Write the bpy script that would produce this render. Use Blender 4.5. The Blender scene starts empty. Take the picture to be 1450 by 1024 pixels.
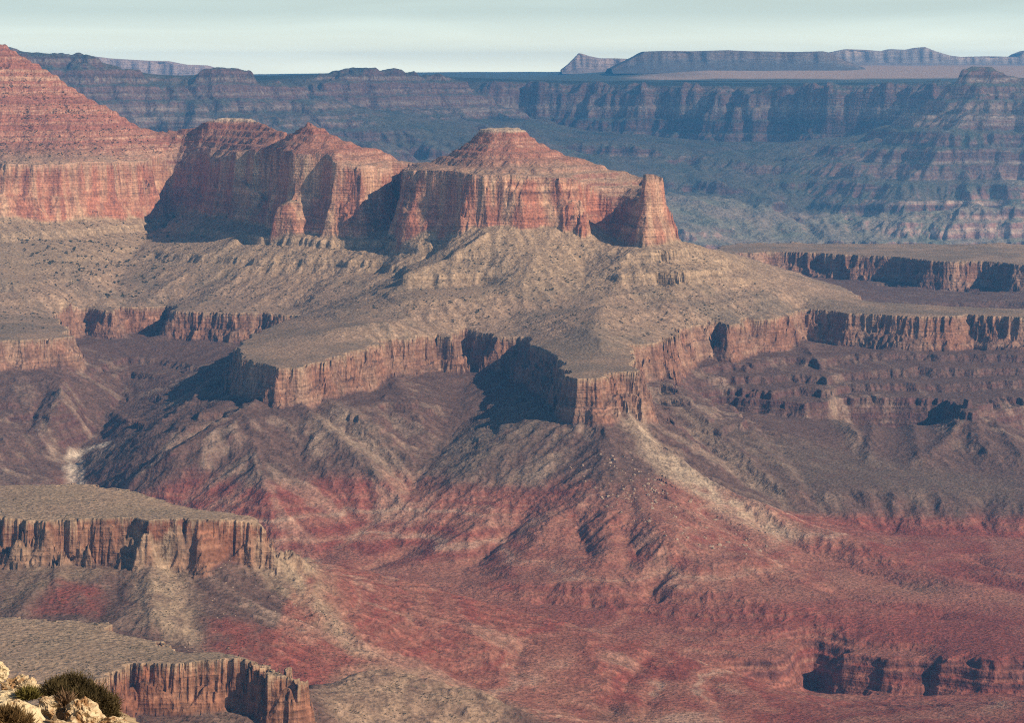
import bpy, math, random, time
import numpy as np
T0 = time.time()
sc = bpy.context.scene
F, U0, V0 = 3400.0, 725.0, 97.0          # focal length (px), image centre column, horizon row

# ------------------------------------------------------------------ camera
cam_d = bpy.data.cameras.new("camera"); cam = bpy.data.objects.new("camera", cam_d)
sc.collection.objects.link(cam); sc.camera = cam
cam.location = (0, 0, 0); cam.rotation_euler = (math.radians(90), 0, 0)
cam_d.sensor_width = 36; cam_d.lens = F / 1450 * 36
cam_d.shift_y = -(512 - V0) / 1450
cam_d.clip_start = 0.5; cam_d.clip_end = 200000

# ------------------------------------------------------------------ light
SUN_EL, SUN_AZ = math.radians(30), math.radians(121)     # azimuth clockwise from the view direction (+Y)
sun_vec = np.array([math.sin(SUN_AZ)*math.cos(SUN_EL), math.cos(SUN_AZ)*math.cos(SUN_EL), math.sin(SUN_EL)])
sd_ = bpy.data.lights.new("sun", 'SUN'); sd_.energy = 5.0; sd_.angle = math.radians(0.5); sd_.color = (1.0, 0.81, 0.60)
so = bpy.data.objects.new("sun", sd_); sc.collection.objects.link(so)
from mathutils import Vector
so.rotation_euler = Vector(sun_vec).to_track_quat('Z', 'Y').to_euler()
w = bpy.data.worlds.new("World"); sc.world = w; w.use_nodes = True
nt = w.node_tree; bg = nt.nodes["Background"]
sky = nt.nodes.new("ShaderNodeTexSky"); sky.sky_type = 'NISHITA'; sky.sun_disc = False
sky.sun_elevation = SUN_EL; sky.sun_rotation = SUN_AZ
sky.air_density = 1.0; sky.dust_density = 2.5; sky.ozone_density = 1.0; sky.altitude = 2200
tc = nt.nodes.new("ShaderNodeTexCoord"); mp = nt.nodes.new("ShaderNodeMapping")
mp.inputs['Scale'].default_value = (7, 7, 95)
mp.inputs['Rotation'].default_value = (0, 0.03, 0)
nz = nt.nodes.new("ShaderNodeTexNoise"); nz.inputs['Scale'].default_value = 1.0; nz.inputs['Detail'].default_value = 6; nz.inputs['Distortion'].default_value = 0.6
rp = nt.nodes.new("ShaderNodeValToRGB"); rp.color_ramp.elements[0].position = .45; rp.color_ramp.elements[1].position = .78
rp.color_ramp.elements[0].color = (0, 0, 0, 1); rp.color_ramp.elements[1].color = (.15, .15, .15, 1)
mx = nt.nodes.new("ShaderNodeMix"); mx.data_type = 'RGBA'
mx.inputs[7].default_value = (15.0, 16.2, 14.6, 1)      # thin cirrus lit by the low sun (same units as the sky)
L = nt.links.new
L(tc.outputs['Generated'], mp.inputs[0]); L(mp.outputs[0], nz.inputs[0]); L(nz.outputs[0], rp.inputs[0])
sx_ = nt.nodes.new("ShaderNodeSeparateXYZ"); L(tc.outputs['Generated'], sx_.inputs[0])
veil = nt.nodes.new("ShaderNodeMapRange"); veil.inputs[1].default_value = 0.0; veil.inputs[2].default_value = .10; veil.inputs[3].default_value = .85; veil.inputs[4].default_value = 0.0
L(sx_.outputs[2], veil.inputs[0])                   # thin high cloud seen edge-on near the horizon
vm = nt.nodes.new("ShaderNodeMath"); vm.operation = 'ADD'; vm.use_clamp = True; L(rp.outputs[0], vm.inputs[0]); L(veil.outputs[0], vm.inputs[1])
vr = nt.nodes.new("ShaderNodeValToRGB"); vr.color_ramp.elements[0].position = 0.0; vr.color_ramp.elements[1].position = .024
vr.color_ramp.elements[0].color = (1.0, .96, .70, 1); vr.color_ramp.elements[1].color = (.47, .54, .475, 1); L(sx_.outputs[2], vr.inputs[0])
vs = nt.nodes.new("ShaderNodeVectorMath"); vs.operation = 'SCALE'; vs.inputs['Scale'].default_value = 30.0; L(vr.outputs[0], vs.inputs[0]); L(vs.outputs[0], mx.inputs[7])
L(vm.outputs[0], mx.inputs[0]); L(sky.outputs[0], mx.inputs[6]); L(mx.outputs[2], bg.inputs[0])
bg.inputs[1].default_value = 0.055
sc.view_settings.view_transform = 'Standard'; sc.view_settings.look = 'None'
sc.view_settings.exposure = 0.14; sc.view_settings.gamma = 1.0
sc.cycles.use_denoising = False; sc.cycles.filter_width = 1.1
sc.cycles.max_bounces = 4; sc.cycles.diffuse_bounces = 2; sc.cycles.volume_bounces = 1

HAZE = True

# ------------------------------------------------------------------ noise
f32 = np.float32
rng = np.random.default_rng(7)
NP_ = 65536
PERM = rng.permutation(NP_).astype(np.int32)
ANG = (np.arange(NP_) * (2*np.pi/NP_)).astype(f32)
GX, GY = np.cos(ANG), np.sin(ANG)
RND = rng.random((NP_, 3)).astype(f32)

def hsh(ix, iy, seed=0):
    return PERM[(PERM[(ix + seed*131) & 65535] + iy) & 65535]

def noise(x, y, seed=0):
    xf = np.floor(x); yf = np.floor(y)
    ix = xf.astype(np.int32); iy = yf.astype(np.int32)
    fx = (x-xf).astype(f32); fy = (y-yf).astype(f32)
    sx = fx*fx*fx*(fx*(fx*6-15)+10); sy = fy*fy*fy*(fy*(fy*6-15)+10)
    def g(dx, dy):
        h = hsh(ix+dx, iy+dy, seed)
        return GX[h]*(fx-dx) + GY[h]*(fy-dy)
    a = g(0, 0); b = g(1, 0); c = g(0, 1); d = g(1, 1)
    p = a + (b-a)*sx; q = c + (d-c)*sx
    return (p + (q-p)*sy)*1.5

def fbm(x, y, octs, seed=0, gain=.5):
    s = 0; a = 1.0; n = 0
    for k in range(octs):
        s = s + a*noise(x, y, seed+k); n += a
        x = x*2.03+17.1; y = y*2.03-9.7; a *= gain
    return s/n

def erosion(x, y, gx, gy, wl, octs, seed, gain=.5, lac=2.0, billow=False):
    """gullies that run down the slope given by the gradient (gx, gy); result about -1..1 (ridges +)"""
    tot = np.zeros_like(x); amp = 1.0; norm = 0
    gx = gx.copy(); gy = gy.copy()
    for o in range(octs):
        l = np.sqrt(gx*gx+gy*gy)+1e-6
        tx, ty = -gy/l, gx/l
        px = x/wl; py = y/wl
        xf = np.floor(px); yf = np.floor(py)
        ix = xf.astype(np.int32); iy = yf.astype(np.int32)
        acc = np.zeros_like(x); der = np.zeros_like(x); ws = np.zeros_like(x)
        for i in (-1, 0, 1):
            for j in (-1, 0, 1):
                h = hsh(ix+i, iy+j, seed+o*7)
                r = RND[h]
                ox = px-xf-i-r[..., 0]; oy = py-yf-j-r[..., 1]
                wgt = np.exp(-(ox*ox+oy*oy)*2.2)
                ph = (ox*tx+oy*ty)*(2*np.pi)*(.8+.4*r[..., 2])
                acc += wgt*np.cos(ph); der -= wgt*np.sin(ph); ws += wgt
        acc /= ws+1e-5; der /= ws+1e-5
        tot += amp*(1.5*np.sqrt(acc*acc+.002)-.45 if billow else acc); norm += amp
        k = .55*amp
        gx = gx + der*tx*k*l; gy = gy + der*ty*k*l
        wl = wl/lac; amp *= gain
    return tot/norm

def sstep(a, b, x):
    t = np.clip((x-a)/(b-a), 0, 1); return t*t*(3-2*t)

# ------------------------------------------------------------------ image -> ground helpers
def P(u, v, D=None, z=None):
    if D is None: D = -z*F/(v-V0)
    if z is None: z = -(v-V0)/F*D
    return ((u-U0)/F*D, D, z)
def PZ(u, D, z): return ((u-U0)/F*D, D, z)
def line(*pts): return [P(u, v, D) for u, v, D in pts]
def lz(*pts): return [PZ(u, D, z) for u, D, z in pts]

# ------------------------------------------------------------------ plan of the canyon: rims
ZT = -890.0
tap_uv = [(-420,500),(-120,490),(0,483),(60,480),(100,478),(92,462),(75,447),(100,440),(120,436),(160,441),(165,434),(220,435),(235,432),
 (250,441),(300,443),(345,445),(400,446),(428,447),(395,459),(358,473),(335,493),(343,500),(352,512),(375,516),(390,523),(430,519),
 (470,508),(500,500),(546,482),(590,481),(619,475),(640,477),(659,471),(706,477),(736,478),(755,492),(785,503),(795,518),(809,536),(838,537),
 (878,529),(903,527),(898,513),(890,490),(908,488),(935,484),(960,469),(973,463),(1017,456),(1031,462),(1063,452),(1102,451),(1132,437),
 (1169,441),(1230,445),(1284,448),(1348,448),(1369,445),(1406,448),(1450,450),(1600,455),(1900,460),
 (1900,440),(1600,440),(1450,438),(1350,434),(1280,430),(1225,427),(1193,406),(1129,391),(1070,374),(1040,358),(1115,356),(1196,360),
 (1264,363),(1318,369),(1348,370),(1392,370),(1450,375),(1700,380),(2000,384)]
tap3 = [P(u, v, z=ZT) for u, v in tap_uv]
tap_back = lz((2100,12150,-890),(1400,12150,-890),(1040,12250,-890),(960,11300,-890),(900,10600,-890),(600,11000,-890),(300,12000,-890),(-450,12000,-890))
TAP = [p[:2] for p in tap3+tap_back]

rw_rim = line((-450,242,9900),(-100,236,9950),(0,232,10000),(60,234,10050),(130,230,10200),(180,230,10380),(215,230,10520),(236,234,10660),
 (246,236,10690),(262,238,10600),(300,228,10400),(320,220,10250),(350,212,10080),(385,212,9850),(400,220,9550),(440,227,9505),(478,230,9460),(510,239,9420),
 (522,240,9450),(545,238,9580),(566,240,9720),(573,243,9400),(580,242,9190),(600,241,9150),(640,243,9100),(690,249,9040),(736,249,9040),(772,254,9060),(822,250,9040),
 (836,262,9110),(850,280,9190),(870,294,9170),(888,298,9080),(900,284,8980),(907,249,8930),(919,244,8905),(931,247,8915),(938,252,9000))
rw_base_v = [312,306,298,310,306,300,292,288,290,294,298,302,308,314,320,323,325,326,326,324,322,325,326,326,325,314,316,316,314,318,324,334,342,344,343,342,338,330]
rw_back = lz((940,9150,-420),(930,9350,-420),(880,9650,-420),(800,9950,-420),(720,10180,-420),(600,10180,-420),(560,10150,-420),(450,10350,-400),(400,10750,-380),
 (330,11050,-380),(245,11250,-380),(100,11400,-380),(-450,11500,-380))
RW = [p[:2] for p in rw_rim+rw_back]

m1_rim = line((-300,735,4800),(0,731,4800),(23,739,4760),(54,739,4780),(101,735,4800),(151,734,4800),(208,734,4790),(255,733,4800),(282,739,4780),(318,734,4830),(332,733,4870))
m1_back = line((335,731,4960),(280,722,5020),(200,700,5080),(130,686,5150),(60,685,5150),(0,690,5130),(-300,700,5100))
M1 = [p[:2] for p in m1_rim+m1_back]

m2_rim = line((-300,1180,2950),(60,1120,3050),(120,1020,3350),(150,965,3540),(165,950,3600),(181,941,3640),(235,940,3640),(265,940,3640),(299,935,3650),(336,931,3650),
 (352,940,3640),(366,946,3630))
m2_back = line((368,938,3700),(340,928,3740),(300,925,3760),(265,924,3800),(240,920,3830),(200,905,3880),(150,883,3950),(60,878,3970),(0,873,3990),(-300,880,4000))
M2 = [p[:2] for p in m2_rim+m2_back]

# ------------------------------------------------------------------ constraint lines of the three height layers
A, B, C = [], [], []
def drop(pl, dz): return [(x, y, z-dz) for x, y, z in pl]
# --- low layer (below the Tapeats rim)
A.append(drop(tap3[:5], 82)); A.append(drop(tap3[4:24], 96)); A.append(drop(tap3[23:65], 116)); A.append(drop(tap3[64:73], 70)); A.append(drop(tap3[72:], 118))
A.append([(m1_rim+m1_back)[i][:2]+(-988,) for i in list(range(len(m1_rim+m1_back)))])
A.append([(m2_rim+m2_back)[i][:2]+(-978,) for i in list(range(len(m2_rim+m2_back)))])
A.append(drop(tap_back, 150))
A.append(line((655,545,7820),(632,600,7270),(603,660,6760),(578,702,6560),(520,748,6330),(450,792,6120))+[PZ(300,5950,-1272),PZ(-100,5900,-1290),PZ(-400,5900,-1300)])
A.append(line((182,522,8350),(168,580,7800),(112,640,7380),(105,680,7030))+[PZ(110,6800,-1225),PZ(150,6400,-1272),PZ(150,5950,-1285)])
A.append(line((385,590,6950),(378,612,6830),(362,640,6700),(375,690,6450),(395,740,6250)))
A.append(line((360,590,6920),(300,617,6760),(240,652,6660),(180,682,6620)))
A.append(line((330,560,7260),(270,596,7020),(200,636,6920),(150,655,6960)))
A.append(line((85,530,7750),(85,575,7500),(80,620,7300)))
A.append(line((0,600,7300),(0,680,6900)))
A.append(line((0,660,7050),(60,655,7150)))
A.append(line((850,603,6850),(870,642,6600),(900,702,6300),(925,750,6050),(950,790,5850)))
A.append(line((545,552,7350),(530,600,7000),(515,650,6720),(535,700,6520)))       # spur west of the gully
A.append(line((760,575,7250),(715,610,6950),(670,655,6680),(640,695,6520)))                        # spur east of the gully
A.append(line((935,560,7600),(1000,630,7150),(1080,692,6850),(1150,742,6550),(1250,772,6400),(1400,800,6250),(1700,820,6200)))
A.append(line((985,548,7960),(1020,556,7963),(1080,560,7890),(1140,572,7800),(1175,574,7850),(1190,572,7900),(1250,573,7920),(1330,571,7900),(1370,580,7700),(1410,578,7800),(1460,574,7900),(1700,575,7900)))
A.append(line((985,566,7915),(1020,584,7910),(1080,588,7840),(1140,592,7765),(1175,600,7810),(1190,612,7855),(1250,616,7875),(1330,612,7855),(1370,590,7665),(1410,606,7765),(1460,612,7855),(1700,612,7850)))
A.append(line((1140,592,7740),(1180,620,7500),(1215,650,7300),(1240,680,6950)))
A.append(line((1372,592,7640),(1385,650,7300),(1400,690,6950)))
A.append(line((1130,692,6780),(1250,696,6800),(1330,704,6780),(1400,708,6800),(1700,715,6800)))
A.append(line((1180,740,6640),(1260,752,6620),(1450,762,6580),(1700,770,6520)))
# red hills
A.append(line((700,745,6300),(760,780,6050),(800,820,5800)))
A.append(line((560,770,6250),(620,800,6050),(700,830,5850)))
A.append(line((1020,770,6100),(1080,800,5900)))
A.append(line((1060,835,5730),(1180,790,6100),(1300,820,5950)))
def ledgeA(dv, dd, *p): A.append(line(*p)); A.append(line(*[(u, v+dv, D-dd) for u, v, D in p]))
ledgeA(11, 18, (880,861,5610),(960,866,5580),(1020,869,5560),(1100,873,5540),(1180,879,5520),(1260,891,5460),(1330,896,5420))
ledgeA(9, 17, (930,884,5500),(1027,890,5475),(1090,893,5460),(1150,897,5480),(1220,905,5410),(1300,914,5370))
A.append(line((1380,900,5420),(1450,898,5400),(1700,898,5380)))
A.append(line((1000,905,5400),(1027,918,5350),(1071,929,5310),(1105,936,5290),(1118,925,5330),(1134,917,5450),(1165,926,5420),(1185,930,5330),(1240,932,5310),(1262,930,5280),(1311,932,5290),(1335,932,5230),(1370,936,5230),(1410,928,5190),(1450,930,5190),(1700,935,5080)))
A.append(line((1060,962,5250),(1105,980,5230),(1122,982,5255),(1145,982,5395),(1170,985,5375),(1192,986,5280),(1240,988,5260),(1266,986,5225),(1311,988,5235),(1340,986,5180),(1370,985,5175),(1415,984,5140),(1450,985,5135),(1700,985,5020)))
A.append(line((1110,990,5090),(1250,1000,5000),(1450,1003,4800)))
# valley behind the near red ridge, then that ridge
A.append(line((480,795,6050),(560,818,5880),(650,855,5650))+[PZ(800,5380,-1268),PZ(950,5250,-1290),PZ(1040,5150,-1335)])
A.append(line((430,792,5250),(520,812,5200),(600,832,5150),(750,873,5080),(900,907,4990),(1000,941,4900),(1100,981,4830),(1190,1000,4800),(1300,1001,4700),(1450,993,4600),(1700,985,4500)))
A.append(line((650,960,4600),(850,1024,4430),(1000,1024,4480),(1100,1026,4520),(1350,1030,4400)))
A.append(line((690,1000,4420),(740,925,4800)))
A.append(line((420,792,4900),(450,832,4800),(500,892,4650),(545,932,4560)))
A.append(line((150,873,4480),(250,878,4460),(350,905,4420),(450,960,4330),(480,978,4280)))
A.append(lz((-300,4230,-1065),(100,4220,-1062),(250,4150,-1068),(420,4080,-1085),(560,4220,-1115),(760,4200,-1150)))
A.append(line((430,985,3720),(470,976,3850),(530,947,3950),(600,961,3950),(700,989,3900),(770,1021,3880)))
A.append(lz((-300,2400,-1150),(700,2400,-1200),(1800,2400,-1300)))
A.append(lz((700,3450,-1120),(1000,3500,-1250),(1700,3500,-1290)))
# side valley behind the eastern bench
A.append(lz((1240,10300,-1015),(1350,9950,-1035),(1450,9800,-1045),(1800,9700,-1060)))
A.append(line((1200,404,11330),(1300,412,11100),(1450,418,10900)))
# --- middle layer (Tonto bench up to the foot of the Redwall)
B.append(tap3); B.append(tap_back)
B.append([P(725+x*F/y, v, y) for (x, y, z), v in zip(rw_rim, rw_base_v)])
B.append([(x, y, -660) for x, y, z in rw_back])
B.append(line((688,332,8950),(650,361,8800),(600,377,8700),(572,396,8600)))
def ledge_pair(dv, dd, *p): B.append(line(*p)); B.append(line(*[(u, v+dv, D-dd) for u, v, D in p]))
ledge_pair(12, 22, (576,396,8590),(640,392,8620),(690,391,8650))
ledge_pair(15, 25, (882,358,8760),(940,354,8800),(1000,357,8960),(1030,362,9150))
ledge_pair(15, 25, (880,387,8590),(950,384,8650),(1020,385,8820),(1060,392,8920))
ledge_pair(11, 25, (345,376,9300),(430,377,9250),(520,376,9150),(545,376,9180))
B.append(line((640,345,9150),(560,385,8950),(520,420,8800)))
B.append(line((958,338,9000),(1000,352,9400),(1038,358,10000),(1070,372,10500)))
B.append(line((830,372,8860),(820,420,8450),(780,440,8250)))
B.append(line((760,345,8900),(740,400,8500),(720,450,8220)))
B.append(line((246,302,10800),(200,346,10000),(168,400,9300),(152,428,8950)))
B.append(line((0,392,8900),(50,405,8850),(110,424,8780)))
B.append(line((0,345,9600),(90,365,9400),(140,390,9150)))
B.append(line((300,400,9200),(340,425,8950),(420,435,8800)))
B.append(line((470,440,8300),(560,430,8250),(640,420,8300),(700,430,8300)))
B.append(line((400,480,7800),(480,465,7850),(560,452,7950)))
B.append(line((850,500,7420),(840,460,7850),(860,430,8150)))
B.append(line((960,440,8350),(1040,425,8650),(1120,410,9000),(1180,412,9300)))
B.append(line((1033,340,12250),(1130,326,12350),(1200,345,12200)))
B.append(line((1300,352,12000),(1420,343,12050)))
B.append(m1_rim); B.append(m1_back); B.append(m2_rim); B.append(m2_back)
B.append(line((343,729,4850),(358,731,4850),(371,741,4840),(386,766,4830),(402,777,4840),(425,795,4840)))
B.append(line((376,948,3640),(393,951,3630),(410,946,3650),(432,972,3620)))
B.append(line((60,700,5020),(160,712,4960)))
B.append(line((0,935,3650),(90,930,3700)))
# --- upper layer (Supai slopes above the Redwall)
C.append(rw_rim); C.append(rw_back)
C.append(line((684,182,9470),(712,184,9430),(740,182,9470),(738,180,9600),(690,180,9600),(684,182,9470)))
C.append(line((684,180,9480),(712,181,9500),(740,180,9480)))
C.append(line((655,212,9450),(690,212,9330),(735,212,9330),(768,205,9480)))
C.append(line((618,235,9400),(655,238,9250),(700,241,9120),(750,240,9150),(790,232,9250),(800,219,9480)))
C.append(line((800,219,9480),(850,233,9420),(880,246,9420),(905,262,9380),(925,275,9300)))
C.append(line((800,235,9230),(830,245,9250),(855,258,9290)))
C.append(line((908,246,8900),(936,247,8900)))
C.append(lz((620,9850,-400),(712,9900,-400),(800,9750,-400)))
C.append(line((437,170,9800),(455,180,9780),(470,190,9750),(495,204,9700),(520,209,9750),(545,214,9800),(578,237,9860)))
C.append(line((437,170,9800),(420,183,9850),(405,194,9900),(385,203,10000)))
C.append(line((420,206,9680),(445,210,9580),(480,214,9520)))
C.append(line((250,187,11000),(272,181,10900),(300,168,10700),(332,166,10700),(362,168,10650),(378,178,10500),(405,187,10250)))
C.append(line((-450,45,10700),(-100,45,10700),(0,58,10700),(40,82,10700),(80,106,10700),(110,130,10700),(160,156,10700),(195,180,10800),(215,185,10900),(245,186,11000)))
C.append(line((-200,215,10250),(0,206,10350),(100,200,10420),(150,190,10550),(185,181,10750)))
C.append(line((-200,200,10280),(0,194,10380),(100,189,10450),(150,182,10580)))

# ------------------------------------------------------------------ relax the layers on a plan grid
class Grid:
    def __init__(s, x0, x1, y0, y1, h):
        s.x0, s.y0, s.h = x0, y0, h
        s.nx = int((x1-x0)/h)+1; s.ny = int((y1-y0)/h)+1
    def solve(s, lines, iters=160):
        pts = []
        for pl in lines:
            for a, b in zip(pl[:-1], pl[1:]):
                a = np.array(a); b = np.array(b)
                n = max(2, int(np.hypot(*(b-a)[:2])/(s.h*.5))+1)
                t = np.linspace(0, 1, n)[:, None]; pts.append(a+(b-a)*t)
        pts = np.concatenate(pts)
        Z = None
        for lev in (32, 16, 8, 4, 2, 1):
            h = s.h*lev; nx = (s.nx-1)//lev+2; ny = (s.ny-1)//lev+2
            ix = np.rint((pts[:, 0]-s.x0)/h).astype(int); iy = np.rint((pts[:, 1]-s.y0)/h).astype(int)
            ok = (ix >= 0) & (ix < nx) & (iy >= 0) & (iy < ny)
            sm = np.zeros((ny, nx)); ct = np.zeros((ny, nx))
            np.add.at(sm, (iy[ok], ix[ok]), pts[ok, 2]); np.add.at(ct, (iy[ok], ix[ok]), 1)
            fix = ct > 0; val = sm/np.maximum(ct, 1)
            if Z is None: Z = np.full((ny, nx), pts[:, 2].mean())
            else:
                yy = np.minimum(np.arange(ny)/2, Z.shape[0]-1.001); xx = np.minimum(np.arange(nx)/2, Z.shape[1]-1.001)
                y_ = yy.astype(int); x_ = xx.astype(int); fy = (yy-y_)[:, None]; fx = (xx-x_)[None]
                Z = (Z[y_][:, x_]*(1-fx)+Z[y_][:, x_+1]*fx)*(1-fy)+(Z[y_+1][:, x_]*(1-fx)+Z[y_+1][:, x_+1]*fx)*fy
            Z[fix] = val[fix]
            for _ in range(iters if lev < 16 else 400):
                Q = np.pad(Z, 1, mode='edge')
                Z = (Q[:-2, 1:-1]+Q[2:, 1:-1]+Q[1:-1, :-2]+Q[1:-1, 2:])*.25
                Z[fix] = val[fix]
        Q = np.pad(Z, 1, mode='edge')
        Z = Z*.5+(Q[:-2, 1:-1]+Q[2:, 1:-1]+Q[1:-1, :-2]+Q[1:-1, 2:])*.125
        return Z[:s.ny, :s.nx].astype(f32)
    def sdf(s, poly):
        """signed distance to a plan polygon, positive outside"""
        X, Y = np.meshgrid(s.x0+np.arange(s.nx)*s.h, s.y0+np.arange(s.ny)*s.h)
        X = X.astype(f32); Y = Y.astype(f32)
        d2 = np.full(X.shape, 1e12, f32); ins = np.zeros(X.shape, bool)
        n = len(poly)
        for i in range(n):
            ax, ay = poly[i]; bx, by = poly[(i+1) % n]
            ex, ey = bx-ax, by-ay; L2 = ex*ex+ey*ey+1e-9
            t = np.clip(((X-ax)*ex+(Y-ay)*ey)/L2, 0, 1)
            dx = X-ax-t*ex; dy = Y-ay-t*ey
            np.minimum(d2, dx*dx+dy*dy, out=d2)
            if ay != by:
                c = (ay > Y) != (by > Y)
                ins ^= c & (X < (bx-ax)*(Y-ay)/(by-ay)+ax)
        d = np.sqrt(d2)
        return np.where(ins, -d, d)
    def at(s, G, x, y):
        gx = np.clip((x-s.x0)/s.h, 0, s.nx-1.001); gy = np.clip((y-s.y0)/s.h, 0, s.ny-1.001)
        ix = gx.astype(np.int32); iy = gy.astype(np.int32); fx = (gx-ix).astype(f32); fy = (gy-iy).astype(f32)
        a = G[iy, ix]; b = G[iy, ix+1]; c = G[iy+1, ix]; d = G[iy+1, ix+1]
        p = a+(b-a)*fx; q = c+(d-c)*fx
        return p+(q-p)*fy

g = Grid(-4300, 4300, 2350, 12650, 15.0)
ZA, ZB, ZC = g.solve(A), g.solve(B), g.solve(C)
def drape(G, u, v, d0=2600., d1=12400.):
    """the first point of a height layer seen at image position (u, v)"""
    D = np.arange(d0, d1, 12.); z = g.at(G, ((u-U0)/F*D).astype(f32), D.astype(f32)); hit = np.nonzero(z >= -(v-V0)/F*D)[0]
    D = D[hit[0]] if len(hit) else d1
    return ((u-U0)/F*D, D)
GXX, GYY = np.meshgrid(g.x0+np.arange(g.nx)*g.h, g.y0+np.arange(g.ny)*g.h)
def dist_line(pl, rmax):
    d2 = np.full(GXX.shape, rmax*rmax*4.)
    for (ax, ay), (bx, by) in zip(pl[:-1], pl[1:]):
        ex, ey = bx-ax, by-ay
        t = np.clip(((GXX-ax)*ex+(GYY-ay)*ey)/(ex*ex+ey*ey+1e-9), 0, 1)
        np.minimum(d2, (GXX-ax-t*ex)**2+(GYY-ay-t*ey)**2, out=d2)
    return np.sqrt(d2)
# soft spurs and gullies of the red hills, traced on the ground
def carve(Z, dz, wid, pts, d0=4400.):
    pl = [drape(Z, u, v, d0) for u, v in pts]
    d = dist_line(pl, wid*3); return (dz*np.exp(-(d/wid)**1.3)).astype(f32)
dZA = 0
for pl in ([(742,728),(722,750),(690,778),(672,795)], [(815,735),(822,765),(835,785)], [(880,755),(902,775),(890,800)], [(1000,722),(1045,755),(1100,785),(1160,800)],
           [(960,790),(930,815),(920,840)], [(1130,780),(1210,800),(1290,830)], [(1250,800),(1330,815),(1430,830)], [(1070,735),(1130,770),(1200,790)], [(600,760),(560,785),(520,800)], [(1180,840),(1260,860),(1330,870)],
           [(770,850),(850,855),(930,850)], [(1380,790),(1420,810),(1450,815)]):
    dZA = dZA+carve(ZA, -19, 36, pl)
for pl in ([(690,745),(640,775),(600,800)], [(780,745),(745,790),(720,820)], [(860,735),(860,780),(850,815)], [(950,745),(960,780)], [(1060,805),(1010,812)], [(1100,812),(1180,850),(1250,862)],
           [(1180,770),(1280,805),(1380,840)], [(1090,735),(1180,765),(1250,785)], [(1300,790),(1380,805),(1450,830)], [(700,835),(800,838),(880,850)], [(960,840),(1040,850),(1100,862)]):
    dZA = dZA+carve(ZA, 16, 60, pl)
def carve2(dz, wid, *pts, d0=5600.):
    pl = [drape(ZA, u, v, d0) for u, v in pts]; d = dist_line(pl, wid*4); return (dz*np.exp(-d/wid)).astype(f32)
for pl, dz_ in (([(310,543),(270,578),(210,623),(135,653)], 26), ([(380,568),(320,603),(250,648),(165,683)], 26), ([(350,566),(290,603),(225,645),(150,668)], -26),
    ([(360,605),(360,650),(380,720)], 14), ([(415,575),(480,628),(540,683),(568,720)], 24), ([(440,578),(500,618),(548,655),(580,690)], -20), ([(455,572),(530,612),(580,650)], 18), ([(550,530),(575,573),(608,625)], 22),
    ([(520,545),(550,590),(585,640)], -18), ([(690,562),(650,605),(622,640)], -16), ([(760,590),(700,650),(640,695)], 14), ([(400,600),(440,660),(500,730)], -14), ([(330,640),(290,690),(230,720)], -12), ([(330,625),(270,665),(200,705)], 14),
    ([(90,568),(60,620)], 20), ([(90,568),(128,622)], 20), ([(68,548),(40,605)], -22), ([(112,556),(150,620)], -22), ([(105,525),(150,562),(182,605)], 22),
    ([(882,592),(925,638),(1005,688),(1085,733)], 24), ([(905,600),(965,648),(1040,700)], -17), ([(912,566),(945,603),(990,640)], 18), ([(928,566),(1005,636),(1065,690)], -18), ([(947,552),(1005,608),(1065,668),(1110,702)], 22),
    ([(855,610),(850,660),(820,720)], 10), ([(835,615),(800,670),(750,715)], -10), ([(870,625),(890,690),(900,740)], -10), ([(930,690),(985,740),(1020,765)], 10),
    ([(1125,484),(1160,523),(1175,563),(1212,625)], 20), ([(1148,693),(1168,727)], -22), ([(1205,694),(1240,738)], -24), ([(1247,694),(1256,738)], -24), ([(1290,700),(1266,738)], -24), ([(1320,705),(1338,734)], -20), ([(1395,706),(1388,738)], -24),
    ([(1225,694),(1220,738)], 12), ([(1270,697),(1262,735)], 12), ([(1370,590),(1318,655)], 24), ([(1370,590),(1402,655)], 24), ([(1405,603),(1448,655)], 20), ([(1240,600),(1230,660)], 20), ([(1290,600),(1300,660)], 18),
    ([(1030,590),(1080,640),(1130,690)], 14), ([(1060,590),(1110,640),(1150,690)], -12)):
    dZA = dZA+carve2(dz_, 42, *pl)
for pl, dz_ in (([(330,750),(400,810),(470,880),(530,935)], 10), ([(200,805),(215,850),(220,890)], 12), ([(250,800),(262,850),(275,900)], -9), ([(170,800),(160,850)], -9), ([(100,800),(60,840),(20,870)], 9), ([(480,880),(560,840),(640,860)], -6),
    ([(690,1000),(720,960),(745,905)], -12), ([(560,850),(620,920),(660,985)], -9), ([(640,860),(700,940),(720,985)], 8), ([(860,1010),(890,960),(920,930)], -12), ([(830,910),(850,960),(900,1020)], 9), ([(940,950),(925,980),(905,1020)], -10), ([(1000,960),(1020,1000)], -8)):
    dZA = dZA+carve2(dz_, 26, *pl, d0=4150.)
ZA = ZA+dZA
for pl, dz_ in (([(690,338),(650,362),(600,380),(574,394)], 26), ([(660,352),(600,372),(560,400),(520,425)], -14), ([(640,420),(700,440),(730,455)], -8), ([(560,425),(640,428),(700,440)], 9), ([(820,440),(860,425),(960,412)], 10), ([(780,450),(830,470),(850,500)], 7),
    ([(470,345),(430,380),(380,420),(345,440)], 9), ([(520,350),(480,395),(440,430)], 9), ([(495,350),(455,395),(410,432)], -8), ([(420,345),(350,385),(290,425)], 9), ([(395,340),(320,385),(250,425)], -8), ([(350,330),(280,375),(210,425)], 9), ([(960,400),(1020,430),(1060,445)], -7), ([(1000,395),(1060,420),(1100,440)], 7), ([(900,410),(930,440),(950,465)], -7)):
    pl = [drape(ZB, u, v, 7600.) for u, v in pl]; ZB = ZB+(dz_*np.exp(-dist_line(pl, 160.)/40)).astype(f32)
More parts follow.
